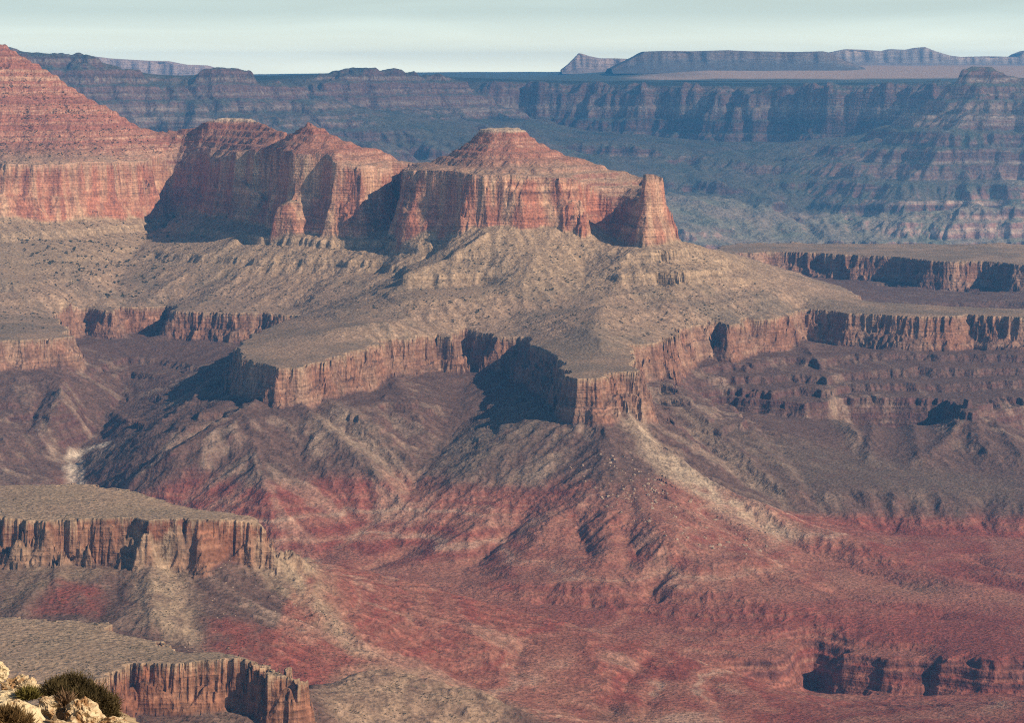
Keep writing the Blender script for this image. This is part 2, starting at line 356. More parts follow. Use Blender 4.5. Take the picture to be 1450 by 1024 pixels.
S_T, S_R, S_1, S_2 = g.sdf(TAP), g.sdf(RW), g.sdf(M1), g.sdf(M2)
assert len(rw_base_v) == len(rw_rim); print("fields", time.time()-T0)

def prof(d, w1, ledge, w2, f):
    """cliff fraction fallen at distance d outside the rim: upper wall, a ledge, lower wall"""
    a = np.clip(d/w1, 0, 1); b = np.clip((d-w1-ledge)/w2, 0, 1)
    return f*a**.8+(1-f)*b**.9

def compose(x, y, fine=True):
    R = {}
    if fine:
        wx = x+9*noise(x/70, y/70, 60)+4*noise(x/23, y/23, 61); wy = y+9*noise(x/70, y/70, 62)+4*noise(x/23, y/23, 63)
        fl = 60*(.22-np.abs(noise(x/210, y/210, 11)))+14*noise(x/110, y/110, 12)                                        # bays and buttresses
        rid = np.abs(noise(x/95, y/95, 21)); rid2 = np.abs(noise(x/38, y/38, 22)); rid3 = np.abs(noise(x/16, y/16, 23))
        cl = 52*(.2-np.sqrt(rid)*.45)+24*(.2-np.sqrt(rid2)*.45)+9*(.25-rid3)                              # pilasters and clefts
        def flute(q): return 52*q*(.2-np.sqrt(np.abs(noise(x/(95*q), y/(95*q), 31)))*.45)*np.clip(.9+1.3*noise(x/(260*q), y/(260*q), 34), .3, 1.8)+26*q*(.2-np.sqrt(np.abs(noise(x/(38*q), y/(38*q), 32)))*.45)+9*q*(.25-np.abs(noise(x/(16*q), y/(16*q), 33)))
        clT, clM = flute(.8), flute(.55)*np.clip(.9+1.6*noise(x/75, y/75, 36), 0, 2)+15*noise(x/85, y/85, 37)
        cl = cl*np.clip(.75+1.3*noise(x/260, y/260, 24), .25, 1.7)
        lv = fbm(x/180, y/180, 2, 26); lm = noise(x/45, y/45, 27)
    else:
        wx, wy = x, y; fl = cl = lv = lm = clT = clM = 0
    za = g.at(ZA, wx, wy); zb = g.at(ZB, wx, wy); zc = g.at(ZC, wx, wy)
    sT = g.at(S_T, x, y); sR = g.at(S_R, x, y); s1 = g.at(S_1, x, y); s2 = g.at(S_2, x, y)
    R['raw'] = (sT, sR, s1, s2)
    if fine:
        sT = sT-fl*.7-clT*1.1; sR = sR+14-fl*1.2-cl*.9; s1 = s1-clM*1.7-fl*.2; s2 = s2+5-clM*1.5
    za = za+np.where(sT > -20, 1, 0)*46*np.clip(noise(x/130, y/130, 28)+.05, 0, 1)*np.exp(-np.clip(sT, 0, None)/70)+26*np.clip(noise(x/90, y/90, 29), 0, 1)*np.exp(-np.clip(s1, 0, None)/50) if fine else za
    pT = prof(sT, 16, 9, 24, .56+.4*lv); pR = prof(sR, 18, 7, 30, .58+.3*lv); p1 = prof(s1, 10, 9, 20, .58+.6*lm); p2 = prof(s2, 5, 5, 11, .6+.55*lm)
    z = zb+(zc-zb)*(1-pR)
    z = za+(z-za)*(1-pT)
    z = za*p1+zb*(1-p1)+0*z if False else np.where(s1 < 45, za+(zb-za)*(1-p1), z)
    z = np.where(s2 < 45, za+(zb-za)*(1-p2), z)
    R.update(sT=sT, sR=sR, s1=s1, s2=s2, pT=pT, pR=pR, p1=p1, p2=p2, z=z, za=za, zb=zb, zc=zc)
    R['cl'] = cl
    return R

for cu, cr, cd in ((343, 13, 4850), (358, 12, 4850), (371, 9, 4840), (402, 12, 4840), (384, 6, 4830)):
    cx_ = (cu-U0)/F*cd; S_1 = np.minimum(S_1, np.sqrt((GXX-cx_)**2+(GYY-cd)**2).astype(f32)-cr)
for cu, cr, cd in ((381, 8.5, 3650), (393, 7, 3625), (405, 10, 3655), (428, 6, 3620)):
    cx_ = (cu-U0)/F*cd; S_2 = np.minimum(S_2, np.sqrt((GXX-cx_)**2+(GYY-cd)**2).astype(f32)-cr)
# smoothed overall slope direction (for the gullies)
gx_, gy_ = np.meshgrid(g.x0+np.arange(g.nx)*g.h, g.y0+np.arange(g.ny)*g.h)
Zs = compose(gx_.astype(f32), gy_.astype(f32), False)['z']
def blur(Z, n):
    for _ in range(n):
        Q = np.pad(Z, 1, mode='edge'); Z = (Q[:-2]+2*Q[1:-1]+Q[2:])/4; Z = Z[:, 1:-1] if False else (Z[:, :-2]+2*Z[:, 1:-1]+Z[:, 2:])/4
    return Z
Zb = blur(ZA, 10); GAY, GAX = [t.astype(f32) for t in np.gradient(Zb, g.h)]
Zb = blur(ZB, 10); GBY, GBX = [t.astype(f32) for t in np.gradient(Zb, g.h)]
Zb = blur(ZC, 6); GCY, GCX = [t.astype(f32) for t in np.gradient(Zb, g.h)]

def terr(z, per, k, ph=0):
    return z-per/(2*np.pi)*k*np.sin(2*np.pi*z/per+ph)

def full(x, y):
    R = compose(x, y)
    inT = R['sT'] < 0; inR = R['sR'] < 0
    in12 = (R['s1'] < 0) | (R['s2'] < 0)
    # gullies in the low layer
    gax, gay = g.at(GAX, x, y), g.at(GAY, x, y)
    slA = np.sqrt(gax*gax+gay*gay)
    eA = erosion(x, y, gax-.03, gay+.06, 240., 5, 3, .5, 2.1, True)
    eB = erosion(x, y, g.at(GBX, x, y), g.at(GBY, x, y), 170., 3, 40, .5)
    gbx, gby = g.at(GBX, x, y), g.at(GBY, x, y); slB = np.sqrt(gbx*gbx+gby*gby)
    lowm = np.clip(sstep(0, 90, R['sT'])*sstep(0, 60, R['s1'])*sstep(0, 40, R['s2']), 0, 1)
    z = R['z']
    und = fbm(x/420, y/420, 3, 80)
    mk2 = sstep(5700, 5400, y)*sstep(4900, 5050, y)*sstep(150, 420, x)
    z = z+lowm*(1-.75*mk2)*((eA*(6.0+3.5*sstep(.05, .40, slA)))*(1-.55*sstep(-1090, -1150, z)) + 4*und)
    midm = np.where(inT, sstep(0, 120, -R['sT']), 0)*np.where(R['sR'] > 0, sstep(0, 60, R['sR']), 0)
    z = z+midm*((eB-.2)*(2+6*sstep(.12, .5, slB)) + 4*und)
    eC = erosion(x, y, g.at(GCX, x, y), g.at(GCY, x, y), 120., 3, 50, .5)
    upm = np.where(inR, sstep(0, 40, -R['sR']), 0)
    z = z+upm*eC*7
    rA = erosion(x, y, gax, gay, 62., 2, 150, .55); rB = erosion(x, y, gbx, gby, 58., 2, 160, .55)
    z = z+lowm*(1-.7*mk2)*rA*4.2*sstep(.06, .25, slA)+midm*rB*2.8*sstep(.08, .3, slB)
    # ledges of the bedded rock
    wob = 9*fbm(x/260, y/260, 3, 90)
    zz = z+wob
    # Supai
    z = np.where(inR, z+(terr(zz, 27, 1.0)-zz)*upm+.6*(terr(zz, 11, .9, 1.)-zz)*upm, z)
    # Muav ledges, buried under the debris fan in the middle
    mk = midm*sstep(.10, .2, slB)*sstep(110, 240, np.abs(x-130)+60*noise(x/120, y/120, 94))*sstep(-.45, -.1, noise(x/260, y/260, 95))
    zl = np.interp(zz, [-900, -850, -843, -806, -800, -752, -744, -712, -680, -672, -640, -600], [-900, -853, -838, -811, -798, -768, -738, -716, -702, -668, -648, -600])
    z = z+.8*mk*(zl-zz)
    # beds under the Tapeats: thin ledges
    right = sstep(560, 760, x)*sstep(6900, 7100, y)
    mk = lowm*np.clip(right+(1-right)*.8*sstep(.0, .3, noise(x/300, y/300, 97)), 0, 1)*sstep(6700, 7100, y)
    zl = np.interp(zz, [-1400, -1112, -1101, -1098, -1078, -1074, -1052, -1048, -1026, -1021, -1004, -990], [-1400, -1112, -1110, -1088, -1086, -1063, -1060, -1037, -1034, -1010, -1007, -990])
    z = z+mk*(zl-zz)
    z = z+mk2*lowm*(terr(zz, 22, .9, .3)-zz)
    # rubble and small roughness
    r1 = noise(x/26, y/26, 70); r2 = noise(x/9.5, y/9.5, 71)
    rub = lowm*sstep(-1230, -1150, z)*sstep(.1, .3, slA)+midm*sstep(.1, .3, slB)+.5*upm
    z = z+(.35+2.0*rub)*r1+(.15+1.3*rub)*r2
    R.update(z=z, eA=eA, eB=eB, eC=eC, slA=slA, slB=slB, lowm=lowm, midm=midm, upm=upm, wob=wob, und=und, rA=rA, rB=rB, inT=inT, inR=inR, r2=r2, r1=r1)
    return R

# ------------------------------------------------------------------ near terrain mesh, denser where it is steep
UA, UB, DU = -270., 1720., 1.3
NC = int((UB-UA)/DU)+1; NR = 1350
uc = np.linspace(UA, UB, 400)
Dg = np.geomspace(2450, 12500, 1500)
xx = ((uc[None]-U0)/F*Dg[:, None]).astype(f32); yy = np.repeat(Dg[:, None], len(uc), 1).astype(f32)
z0 = compose(xx, yy, False)['z']
dz = np.abs(np.diff(z0, axis=0)); dD = np.diff(Dg)[:, None]
k = np.ones(15)/15
def sm0(a):
    a = np.pad(a, ((7, 7), (0, 0)), mode='edge'); c = np.cumsum(np.vstack([np.zeros((1, a.shape[1])), a]), 0); return (c[15:]-c[:-15])/15
wgt = (.22*dD+sm0(dz))*(6500/Dg[1:, None])
for _ in range(3):
    q = np.pad(wgt, ((0, 0), (3, 3)), mode='edge'); c = np.cumsum(np.hstack([np.zeros((q.shape[0], 1)), q]), 1); wgt = (c[:, 7:]-c[:, :-7])/7
cw = np.vstack([np.zeros((1, len(uc))), np.cumsum(wgt, 0)]); cw /= cw[-1]
tt = np.linspace(0, 1, NR)
Dc = np.stack([np.interp(tt, cw[:, j], Dg) for j in range(len(uc))], 1)
uf = np.linspace(UA, UB, NC); jj = np.clip((uf-UA)/(UB-UA)*(len(uc)-1), 0, len(uc)-1.001); j0 = jj.astype(int); fj = jj-j0
DD = (Dc[:, j0]*(1-fj)+Dc[:, j0+1]*fj)
X = ((uf[None]-U0)/F*DD).astype(f32); Y = DD.astype(f32)
keys = ['rA', 'rB', 'z', 'sT', 'sR', 's1', 's2', 'pT', 'pR', 'p1', 'p2', 'eA', 'eB', 'eC', 'slA', 'slB', 'lowm', 'midm', 'upm', 'wob', 'und', 'r1', 'r2']
Q = {k_: np.empty(X.shape, f32) for k_ in keys}
for i in range(0, NR, 90):
    r = full(X[i:i+90], Y[i:i+90])
    for k_ in keys: Q[k_][i:i+90] = r[k_]
Z = Q['z']
print("terrain", X.shape, time.time()-T0)

def grid_normal(X, Y, Z):
    du = [np.gradient(a, axis=1) for a in (X, Y, Z)]; dv = [np.gradient(a, axis=0) for a in (X, Y, Z)]
    n = np.stack([du[1]*dv[2]-du[2]*dv[1], du[2]*dv[0]-du[0]*dv[2], du[0]*dv[1]-du[1]*dv[0]], -1)
    return n/(np.linalg.norm(n, axis=-1, keepdims=True)+1e-9)
N = grid_normal(X, Y, Z)
steep = 1-np.clip(N[..., 2], 0, 1)

# ------------------------------------------------------------------ rock colours (albedo) by bed, slope and debris
def col(r, g_, b): return np.array([r, g_, b], f32)
def mixc(c, d, t): return c+(d-c)*t[..., None]
TAN = col(.33, .225, .155); OLIVE = col(.215, .16, .115); REDW = col(.37, .15, .095); REDT = col(.46, .31, .20)
SUP = col(.31, .125, .085); SUPD = col(.22, .09, .07); SUPP = col(.46, .29, .20)
MUAV = col(.36, .255, .165); TAP_C = col(.27, .145, .10); TAPD = col(.13, .075, .06); TAL = col(.135, .080, .064)
DOX = col(.23, .068, .053); DOXT = col(.325, .150, .108); RUB = col(.45, .34, .25)
def colour():
    x, y, z = X, Y, Z
    zz = z+Q['wob']
    n1 = fbm(x/150, y/150, 3, 101); n2 = fbm(x/40, y/40, 2, 104); n3 = fbm(x/600, y/600, 2, 107)
    vz = noise(zz/7.0, x*0+.5+n1*.3, 110); vz2 = noise(zz/2.6, x/900, 111)          # thin beds
    # low layer: talus above, red beds below
    red = sstep(-1105, -1150, z+25*n3+22*n1+10*Q['eA']+135*sstep(250, 700, x)*sstep(6450, 6750, y)+75*sstep(-850, -1150, x)*sstep(6300, 6600, y)-170*sstep(5650, 5450, y)*sstep(-480, -400, x)*sstep(4150, 4300, y))
    talus = mixc(np.broadcast_to(TAL, x.shape+(3,)), RUB, np.clip(.22*sstep(.1, .5, Q['eA']+.5*n2)*sstep(-.3, .4, n3+n1*.5), 0, 1))
    bed = noise((zz+14*n1)/15., x/2500, 114)+.6*noise((zz+6*n1)/5.5, x/1500, 115)
    dox = mixc(np.broadcast_to(DOX, x.shape+(3,)), DOXT, np.clip(.42+.75*bed+.45*n3+.2*sstep(.25, .0, Q['slA']), 0, 1))
    dox = mixc(dox, col(.42, .29, .22), .55*sstep(.45, .8, bed+.3*n3))
    dox = mixc(dox, TAN*.75, .45*sstep(.15, .55, n3+.3*n1)*sstep(.3, .08, Q['slA']))
    c = mixc(talus, dox, red)
    streak = sstep(.1, .45, erosion(x, y, g.at(GAX, x, y), g.at(GAY, x, y), 330., 2, 66, .6)+.35*n2)
    c = mixc(c, RUB, .30*streak*sstep(-1265, -1190, z)*sstep(.14, .3, Q['slA']))
    c = mixc(c, col(.12, .055, .05), np.clip(.4+vz*.9, 0, .85)*sstep(.15, .34, steep)*(1-.5*streak))  # dark maroon beds; shade on the ledge risers is put into the colour
    c = c*(1+.22*vz2*sstep(.08, .3, steep))[..., None]
    # middle layer
    m = mixc(np.broadcast_to(TAN, x.shape+(3,)), OLIVE, np.clip(.5+1.4*n1+1.0*n3+.7*n2-.6*Q['slB'], 0, 1))
    m = mixc(m, col(.40,.285,.185), .55*sstep(5500, 5400, y)*np.clip(.8+.8*n1, 0, 1))
    m = mixc(m, MUAV, .75*sstep(-840, -740, z+25*n1))
    m = mixc(m, MUAV*1.1, .6*sstep(.28, .5, steep))
    m = mixc(m, col(.17, .12, .085), np.clip(vz*1.1-.1, 0, .5)*sstep(.2, .4, steep))
    inT = (Q['pT'] < .02) | (Q['p1'] < .02) | (Q['p2'] < .02)
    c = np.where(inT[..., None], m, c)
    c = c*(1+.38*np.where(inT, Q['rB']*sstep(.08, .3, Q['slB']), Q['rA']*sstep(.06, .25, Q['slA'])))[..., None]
    # Tapeats cliff
    pc = np.minimum(np.minimum(np.where(Q['pT'] > .02, Q['pT'], 9), np.where(Q['p1'] > .02, Q['p1'], 9)), np.where(Q['p2'] > .02, Q['p2'], 9))
    t = mixc(np.broadcast_to(TAP_C, x.shape+(3,)), RUB*.9, np.clip(.12+.8*n1+.4*vz, 0, .6))
    t = mixc(t, TAPD, np.clip(.05+1.6*n2+.5*vz2, 0, .75))
    t = t*(1+.3*vz2)[..., None]
    isT = sstep(.01, .05, pc)*sstep(1.0, .93, pc)*sstep(.16, .3, steep)
    t = t*np.where(((Q['s1'] < 60) | (Q['s2'] < 60))[..., None], col(.80, .62, .54), col(.95, .88, .84))*(1+.35*noise(zz/4.2, x/400, 112))[..., None]
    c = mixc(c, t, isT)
    # Redwall
    r = mixc(np.broadcast_to(REDW, x.shape+(3,)), REDT, np.clip(.25+1.2*n1+.8*n2+.25*vz, 0, 1))
    r = mixc(r, col(.16, .075, .06), np.clip(noise(x/22, y/22, 120)*1.2+.25*vz-.2, 0, .5))
    r = r*(1+.2*vz2+.14*vz+.4*noise(zz/19, x/1500, 113))[..., None]
    isR = sstep(.03, .08, Q['pR'])*sstep(1.0, .95, Q['pR'])*sstep(.12, .28, steep)*(Q['pT'] < .02)
    c = mixc(c, r, isR)
    # Supai
    s = mixc(np.broadcast_to(SUP, x.shape+(3,)), TAN*1.05, np.clip(.62*sstep(-330, -400, z+30*n1)+.25*sstep(.25, .12, steep), 0, 1))
    s = mixc(s, SUPD, np.clip(vz*1.8, 0, .75)*sstep(.15, .35, steep))
    s = mixc(s, SUPP, np.clip(-vz*1.6-.1, 0, .8)*sstep(.15, .35, steep))
    s = mixc(s, RUB, sstep(-252, -246, z)*(np.abs(x+40)+np.abs(y-9520)*.5 < 160)+sstep(-240, -232, z)*(np.abs(x+1230) < 180)*(y > 10300))
    inR = Q['pR'] < .03
    c = np.where((inR & (Q['pT'] < .02))[..., None], s, c)
    return np.clip(c*(1+.10*n2+.12*Q['r2'])[..., None], .02, .8)
COL0 = colour()
def zone_mask(uv, soft, layer=None, width=None):
    """plan mask of debris or soil whose outline is traced on the ground"""
    G = ZA if layer is None else layer
    pl = [drape(G, u, v, d0) for u, v, d0 in uv]
    d = dist_line(pl, 400.)-width if width else g.sdf(pl)
    return sstep(soft, -soft, g.at(d.astype(f32), X+20*nzA, Y+30*nzB)+soft*1.1*nzC)
nzA = fbm(X/90, Y/90, 2, 130); nzB = fbm(X/90, Y/90, 2, 133); nzC = fbm(X/35, Y/60, 2, 136)
low = (Q['lowm'] > .02)
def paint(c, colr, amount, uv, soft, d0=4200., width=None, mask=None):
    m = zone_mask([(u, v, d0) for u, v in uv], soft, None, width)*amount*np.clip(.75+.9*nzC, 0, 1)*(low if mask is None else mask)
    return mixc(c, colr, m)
COL = COL0
PALE = col(.50, .38, .27)
COL = paint(COL, PALE, .95, [(882,596),(905,600),(960,650),(1040,700),(1125,748),(1135,770),(1090,762),(1010,722),(930,668)], 40)
COL = paint(COL, PALE, .6, [(940,550),(975,585),(1050,650),(1110,700),(1120,720),(1060,690),(990,620)], 40)
COL = paint(COL, PALE, .5, [(1165,540),(1190,580),(1215,625),(1235,650),(1218,650),(1185,600)], 30)
COL = paint(COL, PALE, .45, [(430,600),(500,640),(560,700),(590,700),(545,620),(480,570)], 50)
COL = paint(COL, PALE, .4, [(730,690),(800,640),(780,640),(690,690)], 40)
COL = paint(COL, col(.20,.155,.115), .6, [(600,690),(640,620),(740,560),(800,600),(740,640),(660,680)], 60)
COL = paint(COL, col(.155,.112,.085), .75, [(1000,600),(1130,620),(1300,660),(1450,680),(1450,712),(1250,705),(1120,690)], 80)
COL = paint(COL, col(.58,.48,.38), 1.0, [(145,632),(120,638),(108,650),(103,665),(108,690)], 12, width=27)
COL = paint(COL, col(.40,.30,.21), .6, [(570,700),(560,720),(520,748),(480,775)], 14, width=8)
TLUS = col(.38,.28,.19)
COL = paint(COL, TLUS, .9, [(330,745),(420,790),(470,850),(520,920),(545,935),(500,930),(430,860),(350,810)], 35, 4100.)
COL = paint(COL, TLUS, .85, [(175,800),(265,800),(275,890),(290,925),(200,890)], 25, 4100.)
COL = paint(COL, TLUS*.8, .6, [(0,800),(180,805),(60,840),(0,870)], 30, 4100.)
COL = paint(COL, DOX*1.05, .85, [(60,850),(80,825),(140,832),(150,875),(40,872)], 18, 4100.)
COL = paint(COL, DOX*1.05, .9, [(290,880),(340,880),(420,900),(478,965),(420,985),(350,940),(295,925)], 25, 4100.)
COL = paint(COL, TAN*1.1, .9, [(450,985),(478,962),(530,940),(610,955),(700,982),(775,1020),(700,1060),(500,1060)], 25, 3400.)
COL = paint(COL, col(.36,.19,.135), .45, [(700,740),(1000,700),(1200,770),(1300,850),(1000,860),(700,830)], 120)
COL = np.clip(COL, .02, .8)
print("colour", time.time()-T0)

# ------------------------------------------------------------------ material
def rock_material(name, bump=1.0, scale=1.0, veg=.5):
    m = bpy.data.materials.new(name); m.use_nodes = True
    t = m.node_tree; b = t.nodes["Principled BSDF"]; b.inputs['Roughness'].default_value = .95
    b.inputs['Specular IOR Level'].default_value = .1
    lk = t.links.new
    at = t.nodes.new("ShaderNodeAttribute"); at.attribute_name = "Col"
    ge = t.nodes.new("ShaderNodeNewGeometry")
    def nzn(sc_, det, src=None):
        n = t.nodes.new("ShaderNodeTexNoise"); n.inputs['Scale'].default_value = sc_/scale; n.inputs['Detail'].default_value = det
        lk(src or ge.outputs['Position'], n.inputs['Vector']); return n
    def mr(src, a, b_, c_, d_):
        n = t.nodes.new("ShaderNodeMapRange"); lk(src, n.inputs[0])
        for i, v in enumerate((a, b_, c_, d_)): n.inputs[i+1].default_value = v
        return n
    # strata: noise squeezed in z
    mpn = t.nodes.new("ShaderNodeMapping"); mpn.inputs['Scale'].default_value = (.006, .006, .16); lk(ge.outputs['Position'], mpn.inputs[0])
    st = nzn(1.0, 4, mpn.outputs[0])
    n1 = nzn(.11, 4); n2 = nzn(.035, 3)
    v1 = mr(n1.outputs[0], .3, .7, .65, 1.35); v2 = mr(st.outputs[0], .3, .7, .78, 1.22); v3 = mr(n2.outputs[0], .3, .7, .85, 1.15)
    # strata only on steep faces
    sx = t.nodes.new("ShaderNodeSeparateXYZ"); lk(ge.outputs['Normal'], sx.inputs[0])
    sp = mr(sx.outputs[2], .93, .6, 0, 1)
    mm = t.nodes.new("ShaderNodeMath"); mm.operation = 'MULTIPLY'; lk(v1.outputs[0], mm.inputs[0]); lk(v3.outputs[0], mm.inputs[1])
    mf = t.nodes.new("ShaderNodeMix"); lk(sp.outputs[0], mf.inputs[0]); mf.inputs[2].default_value = 1; lk(v2.outputs[0], mf.inputs[3])
    m2 = t.nodes.new("ShaderNodeMath"); m2.operation = 'MULTIPLY'; lk(mm.outputs[0], m2.inputs[0]); lk(mf.outputs[0], m2.inputs[1])
    mc = t.nodes.new("ShaderNodeVectorMath"); mc.operation = 'SCALE'; lk(at.outputs['Color'], mc.inputs[0]); lk(m2.outputs[0], mc.inputs['Scale'])
    # scrub: small dark green-grey dots on the gentler ground
    vo = t.nodes.new("ShaderNodeTexVoronoi"); vo.inputs['Scale'].default_value = .085/scale; lk(ge.outputs['Position'], vo.inputs['Vector'])
    dots = mr(vo.outputs['Distance'], .22, .34, 1, 0)
    pat = mr(n2.outputs[0], .42, .62, 0, 1)
    q = t.nodes.new("ShaderNodeMath"); q.operation = 'MULTIPLY'; lk(dots.outputs[0], q.inputs[0]); lk(pat.outputs[0], q.inputs[1])
    fl = mr(sx.outputs[2], .72, .86, 0, veg)
    q2 = t.nodes.new("ShaderNodeMath"); q2.operation = 'MULTIPLY'; lk(q.outputs[0], q2.inputs[0]); lk(fl.outputs[0], q2.inputs[1])
    mxc = t.nodes.new("ShaderNodeMix"); mxc.data_type = 'RGBA'; lk(q2.outputs[0], mxc.inputs[0]); lk(mc.outputs[0], mxc.inputs[6]); mxc.inputs[7].default_value = (.07, .075, .045, 1)
    lk(mxc.outputs[2], b.inputs['Base Color'])
    hb = t.nodes.new("ShaderNodeMath"); hb.operation = 'MULTIPLY_ADD'; lk(st.outputs[0], hb.inputs[0]); lk(sp.outputs[0], hb.inputs[1]); lk(n1.outputs[0], hb.inputs[2])
    bp = t.nodes.new("ShaderNodeBump"); bp.inputs['Strength'].default_value = .8; bp.inputs['Distance'].default_value = 7*scale*bump
    lk(hb.outputs[0], bp.inputs['Height']); lk(bp.outputs[0], b.inputs['Normal'])
    return m
ROCK = rock_material("layered_rock")
ROCKF = rock_material("far_rock", 1.0, 2.2, .35)

def mesh_from(name, verts, quads, cols, mat, label=None, kind='structure'):
    me = bpy.data.meshes.new(name)
    nv, nq = len(verts), len(quads)
    me.vertices.add(nv); me.vertices.foreach_set("co", np.ascontiguousarray(verts, f32).ravel())
    me.loops.add(nq*4); me.loops.foreach_set("vertex_index", np.ascontiguousarray(quads, np.int32).ravel())
    me.polygons.add(nq); me.polygons.foreach_set("loop_start", np.arange(0, nq*4, 4, dtype=np.int32))
    me.polygons.foreach_set("use_smooth", np.ones(nq, bool))
    me.update(calc_edges=True)
    at = me.color_attributes.new("Col", 'FLOAT_COLOR', 'POINT')
    at.data.foreach_set("color", np.hstack([cols, np.ones((nv, 1), f32)]).astype(f32).ravel())
    me.materials.append(mat)
    o = bpy.data.objects.new(name, me); sc.collection.objects.link(o)
    o['kind'] = kind
    if label: o['label'] = label
    return o
def split_grid(X, Y, Z, COL, zone, names, mat):
    nr, nc = X.shape
    V = np.stack([X, Y, Z], -1).reshape(-1, 3); Cc = COL.reshape(-1, 3)
    idx = np.arange(nr*nc).reshape(nr, nc)
    q = np.stack([idx[:-1, :-1], idx[:-1, 1:], idx[1:, 1:], idx[1:, :-1]], -1).reshape(-1, 4)
    zf = zone[:-1, :-1].reshape(-1)
    out = []
    for k_, (nm, lab) in names.items():
        qq = q[zf == k_]
        if not len(qq): continue
        used, inv = np.unique(qq, return_inverse=True)
        out.append(mesh_from(nm, V[used], inv.reshape(-1, 4), Cc[used], mat, lab))
    return out
Uimg = X/Y*F+U0
zone = np.zeros(X.shape, np.int8)
zone[(Q['sT'] < 48)] = 4
zone[(Q['sT'] < 48) & (Y > 10200) & (Uimg > 1040) | ((Q['sT'] < 48) & (Y > 10900) & (Uimg > 1000))] = 7
rr = Q['sR'] < 80
zone[rr & (Uimg > 571)] = 1; zone[rr & (Uimg <= 571) & (Uimg > 380)] = 2; zone[rr & (Uimg <= 380)] = 3
zone[Q['s1'] < 40] = 5; zone[Q['s2'] < 30] = 6
split_grid(X, Y, Z, COL, zone, {
 0: ("badlands", "red and purple badland slopes below the dark cliffs"),
 1: ("butte", "flat-topped red butte with banded pyramid cap and rock tower at its right end"),
 2: ("butte", "shaded red butte with pointed cap left of the flat-topped butte"),
 3: ("canyon_wall", "red cliff wall under the tall slope at the left edge"),
 4: ("terrace", "grey-tan rock terrace with brown cliff rim below the buttes"),
 5: ("mesa", "tan-topped mesa with dark fluted cliff in the left foreground"),
 6: ("mesa", "lowest tan mesa ending in a row of broken rock pillars"),
 7: ("terrace", "distant terrace with purple fluted cliff at the right")}, ROCK)
print("near mesh", time.time()-T0)

# ------------------------------------------------------------------ far canyon wall and side hills
FA = []
KF = 1.4                                   # the far wall stands 18 to 27 km away
def fline(*p): return line(*[(u, v, D*KF) for u, v, D in p])
def flz(*p): return lz(*[(u, D*KF, z*KF) for u, D, z in p])
FA.append(flz((-300,11500,-1000),(400,11800,-1050),(900,11600,-1150),(1200,12100,-1150),(1800,12100,-1100)))
FA.append(fline((-300,160,12800),(0,200,12800),(200,210,12900),(400,240,12900)))
FA.append(fline((-300,50,13300),(-60,50,13300),(0,57,13300),(30,64,13300),(55,75,13350),(80,72,13400),(105,80,13450),(125,79,13500),(150,92,13550),(175,91,13600),(205,107,13700),(240,118,13800),(275,125,13900)))
FA.append(fline((60,120,13150),(150,140,13300),(225,178,13350),(235,182,13300)))
FA.append(fline((230,182,13300),(262,155,13500),(285,118,13800),(298,98,14000),(312,88,14000),(332,90,14000),(348,99,14100),(380,118,14300),(435,125,14500)))
FA.append(fline((285,138,13850),(340,140,13800),(435,142,14250),(450,148,14400)))
FA.append(fline((300,180,13300),(420,195,13300),(560,205,13500)))
FA.append(fline((440,140,15000),(452,120,15500),(462,102,15600),(474,95,15600),(505,93,15700),(560,99,16000),(640,109,16600),(660,112,17000)))
FA.append(fline((470,118,15450),(560,122,15800),(650,126,16500)))
FA.append(fline((460,150,15300),(560,152,15600),(650,158,16200),(690,172,16400)))
FA.append(fline((560,200,14000),(660,215,13800),(800,210,14200)))
rim = [(690,114,17600),(760,117,17550),(840,120,17350),(900,121,17200),(980,122,17000),(1060,123,16750),(1140,122,16500),(1220,121,16250),(1290,118,16000),(1320,112,15750)]
FA.append(fline(*rim)); FA.append([(x+160, y+360, z+8) for x, y, z in fline(*rim)])
FA.append([(x, y-75, -(v-V0)/F*(y-75)) for (x, y, z), v in zip(fline(*rim), [148,150,152,152,155,158,160,160,158,150])])
FA.append([(x, y-360, -(v-V0)/F*(y-360)) for (x, y, z), v in zip(fline(*rim), [180,186,190,196,200,205,208,206,200,185])])
FA.append(fline((700,200,15500),(850,208,15300),(1000,222,14900),(1080,232,14600),(1160,235,14300)))
FA.append(fline((780,196,14900),(900,205,14700),(1000,232,14200),(1080,255,13800),(1140,290,13300),(1150,320,12900)))
FA.append(fline((1150,300,13200),(1165,262,13500),(1185,222,13900),(1210,212,14000),(1260,192,14100),(1300,165,14200),(1325,128,14200),(1340,110,14200),(1362,98,14200),(1382,91,14200),(1415,92,14200),(1430,99,14200),(1442,106,14180),(1470,110,14300),(1600,100,14300),(1800,90,14300)))
FA.append(fline((1340,160,13900),(1400,150,13850),(1430,158,13800),(1500,160,13800),(1800,160,13800)))
FA.append(fline((1260,215,13700),(1340,195,13600),(1420,205,13500),(1600,210,13400)))
FA.append(fline((1185,225,13850),(1230,255,13400),(1260,290,13000)))
FA.append(fline((1200,330,12700),(1300,300,12800),(1450,290,12800),(1700,280,12800)))
FA.append(fline((1200,345,12500),(1450,345,12400)))
FA.append(fline((950,320,12400),(1050,345,12300)))
FA.append(flz((690,19500,-95),(1000,19500,-110),(1350,18500,-100),(1800,17500,-100)))
FA.append(fline((480,100,17000),(640,109,19000))); FA.append(flz((-300,15500,0),(0,15500,-20),(280,16000,-70),(440,16800,-80)))
FA.append(flz((-500,19800,-60),(700,19800,-100),(1800,19800,-100)))
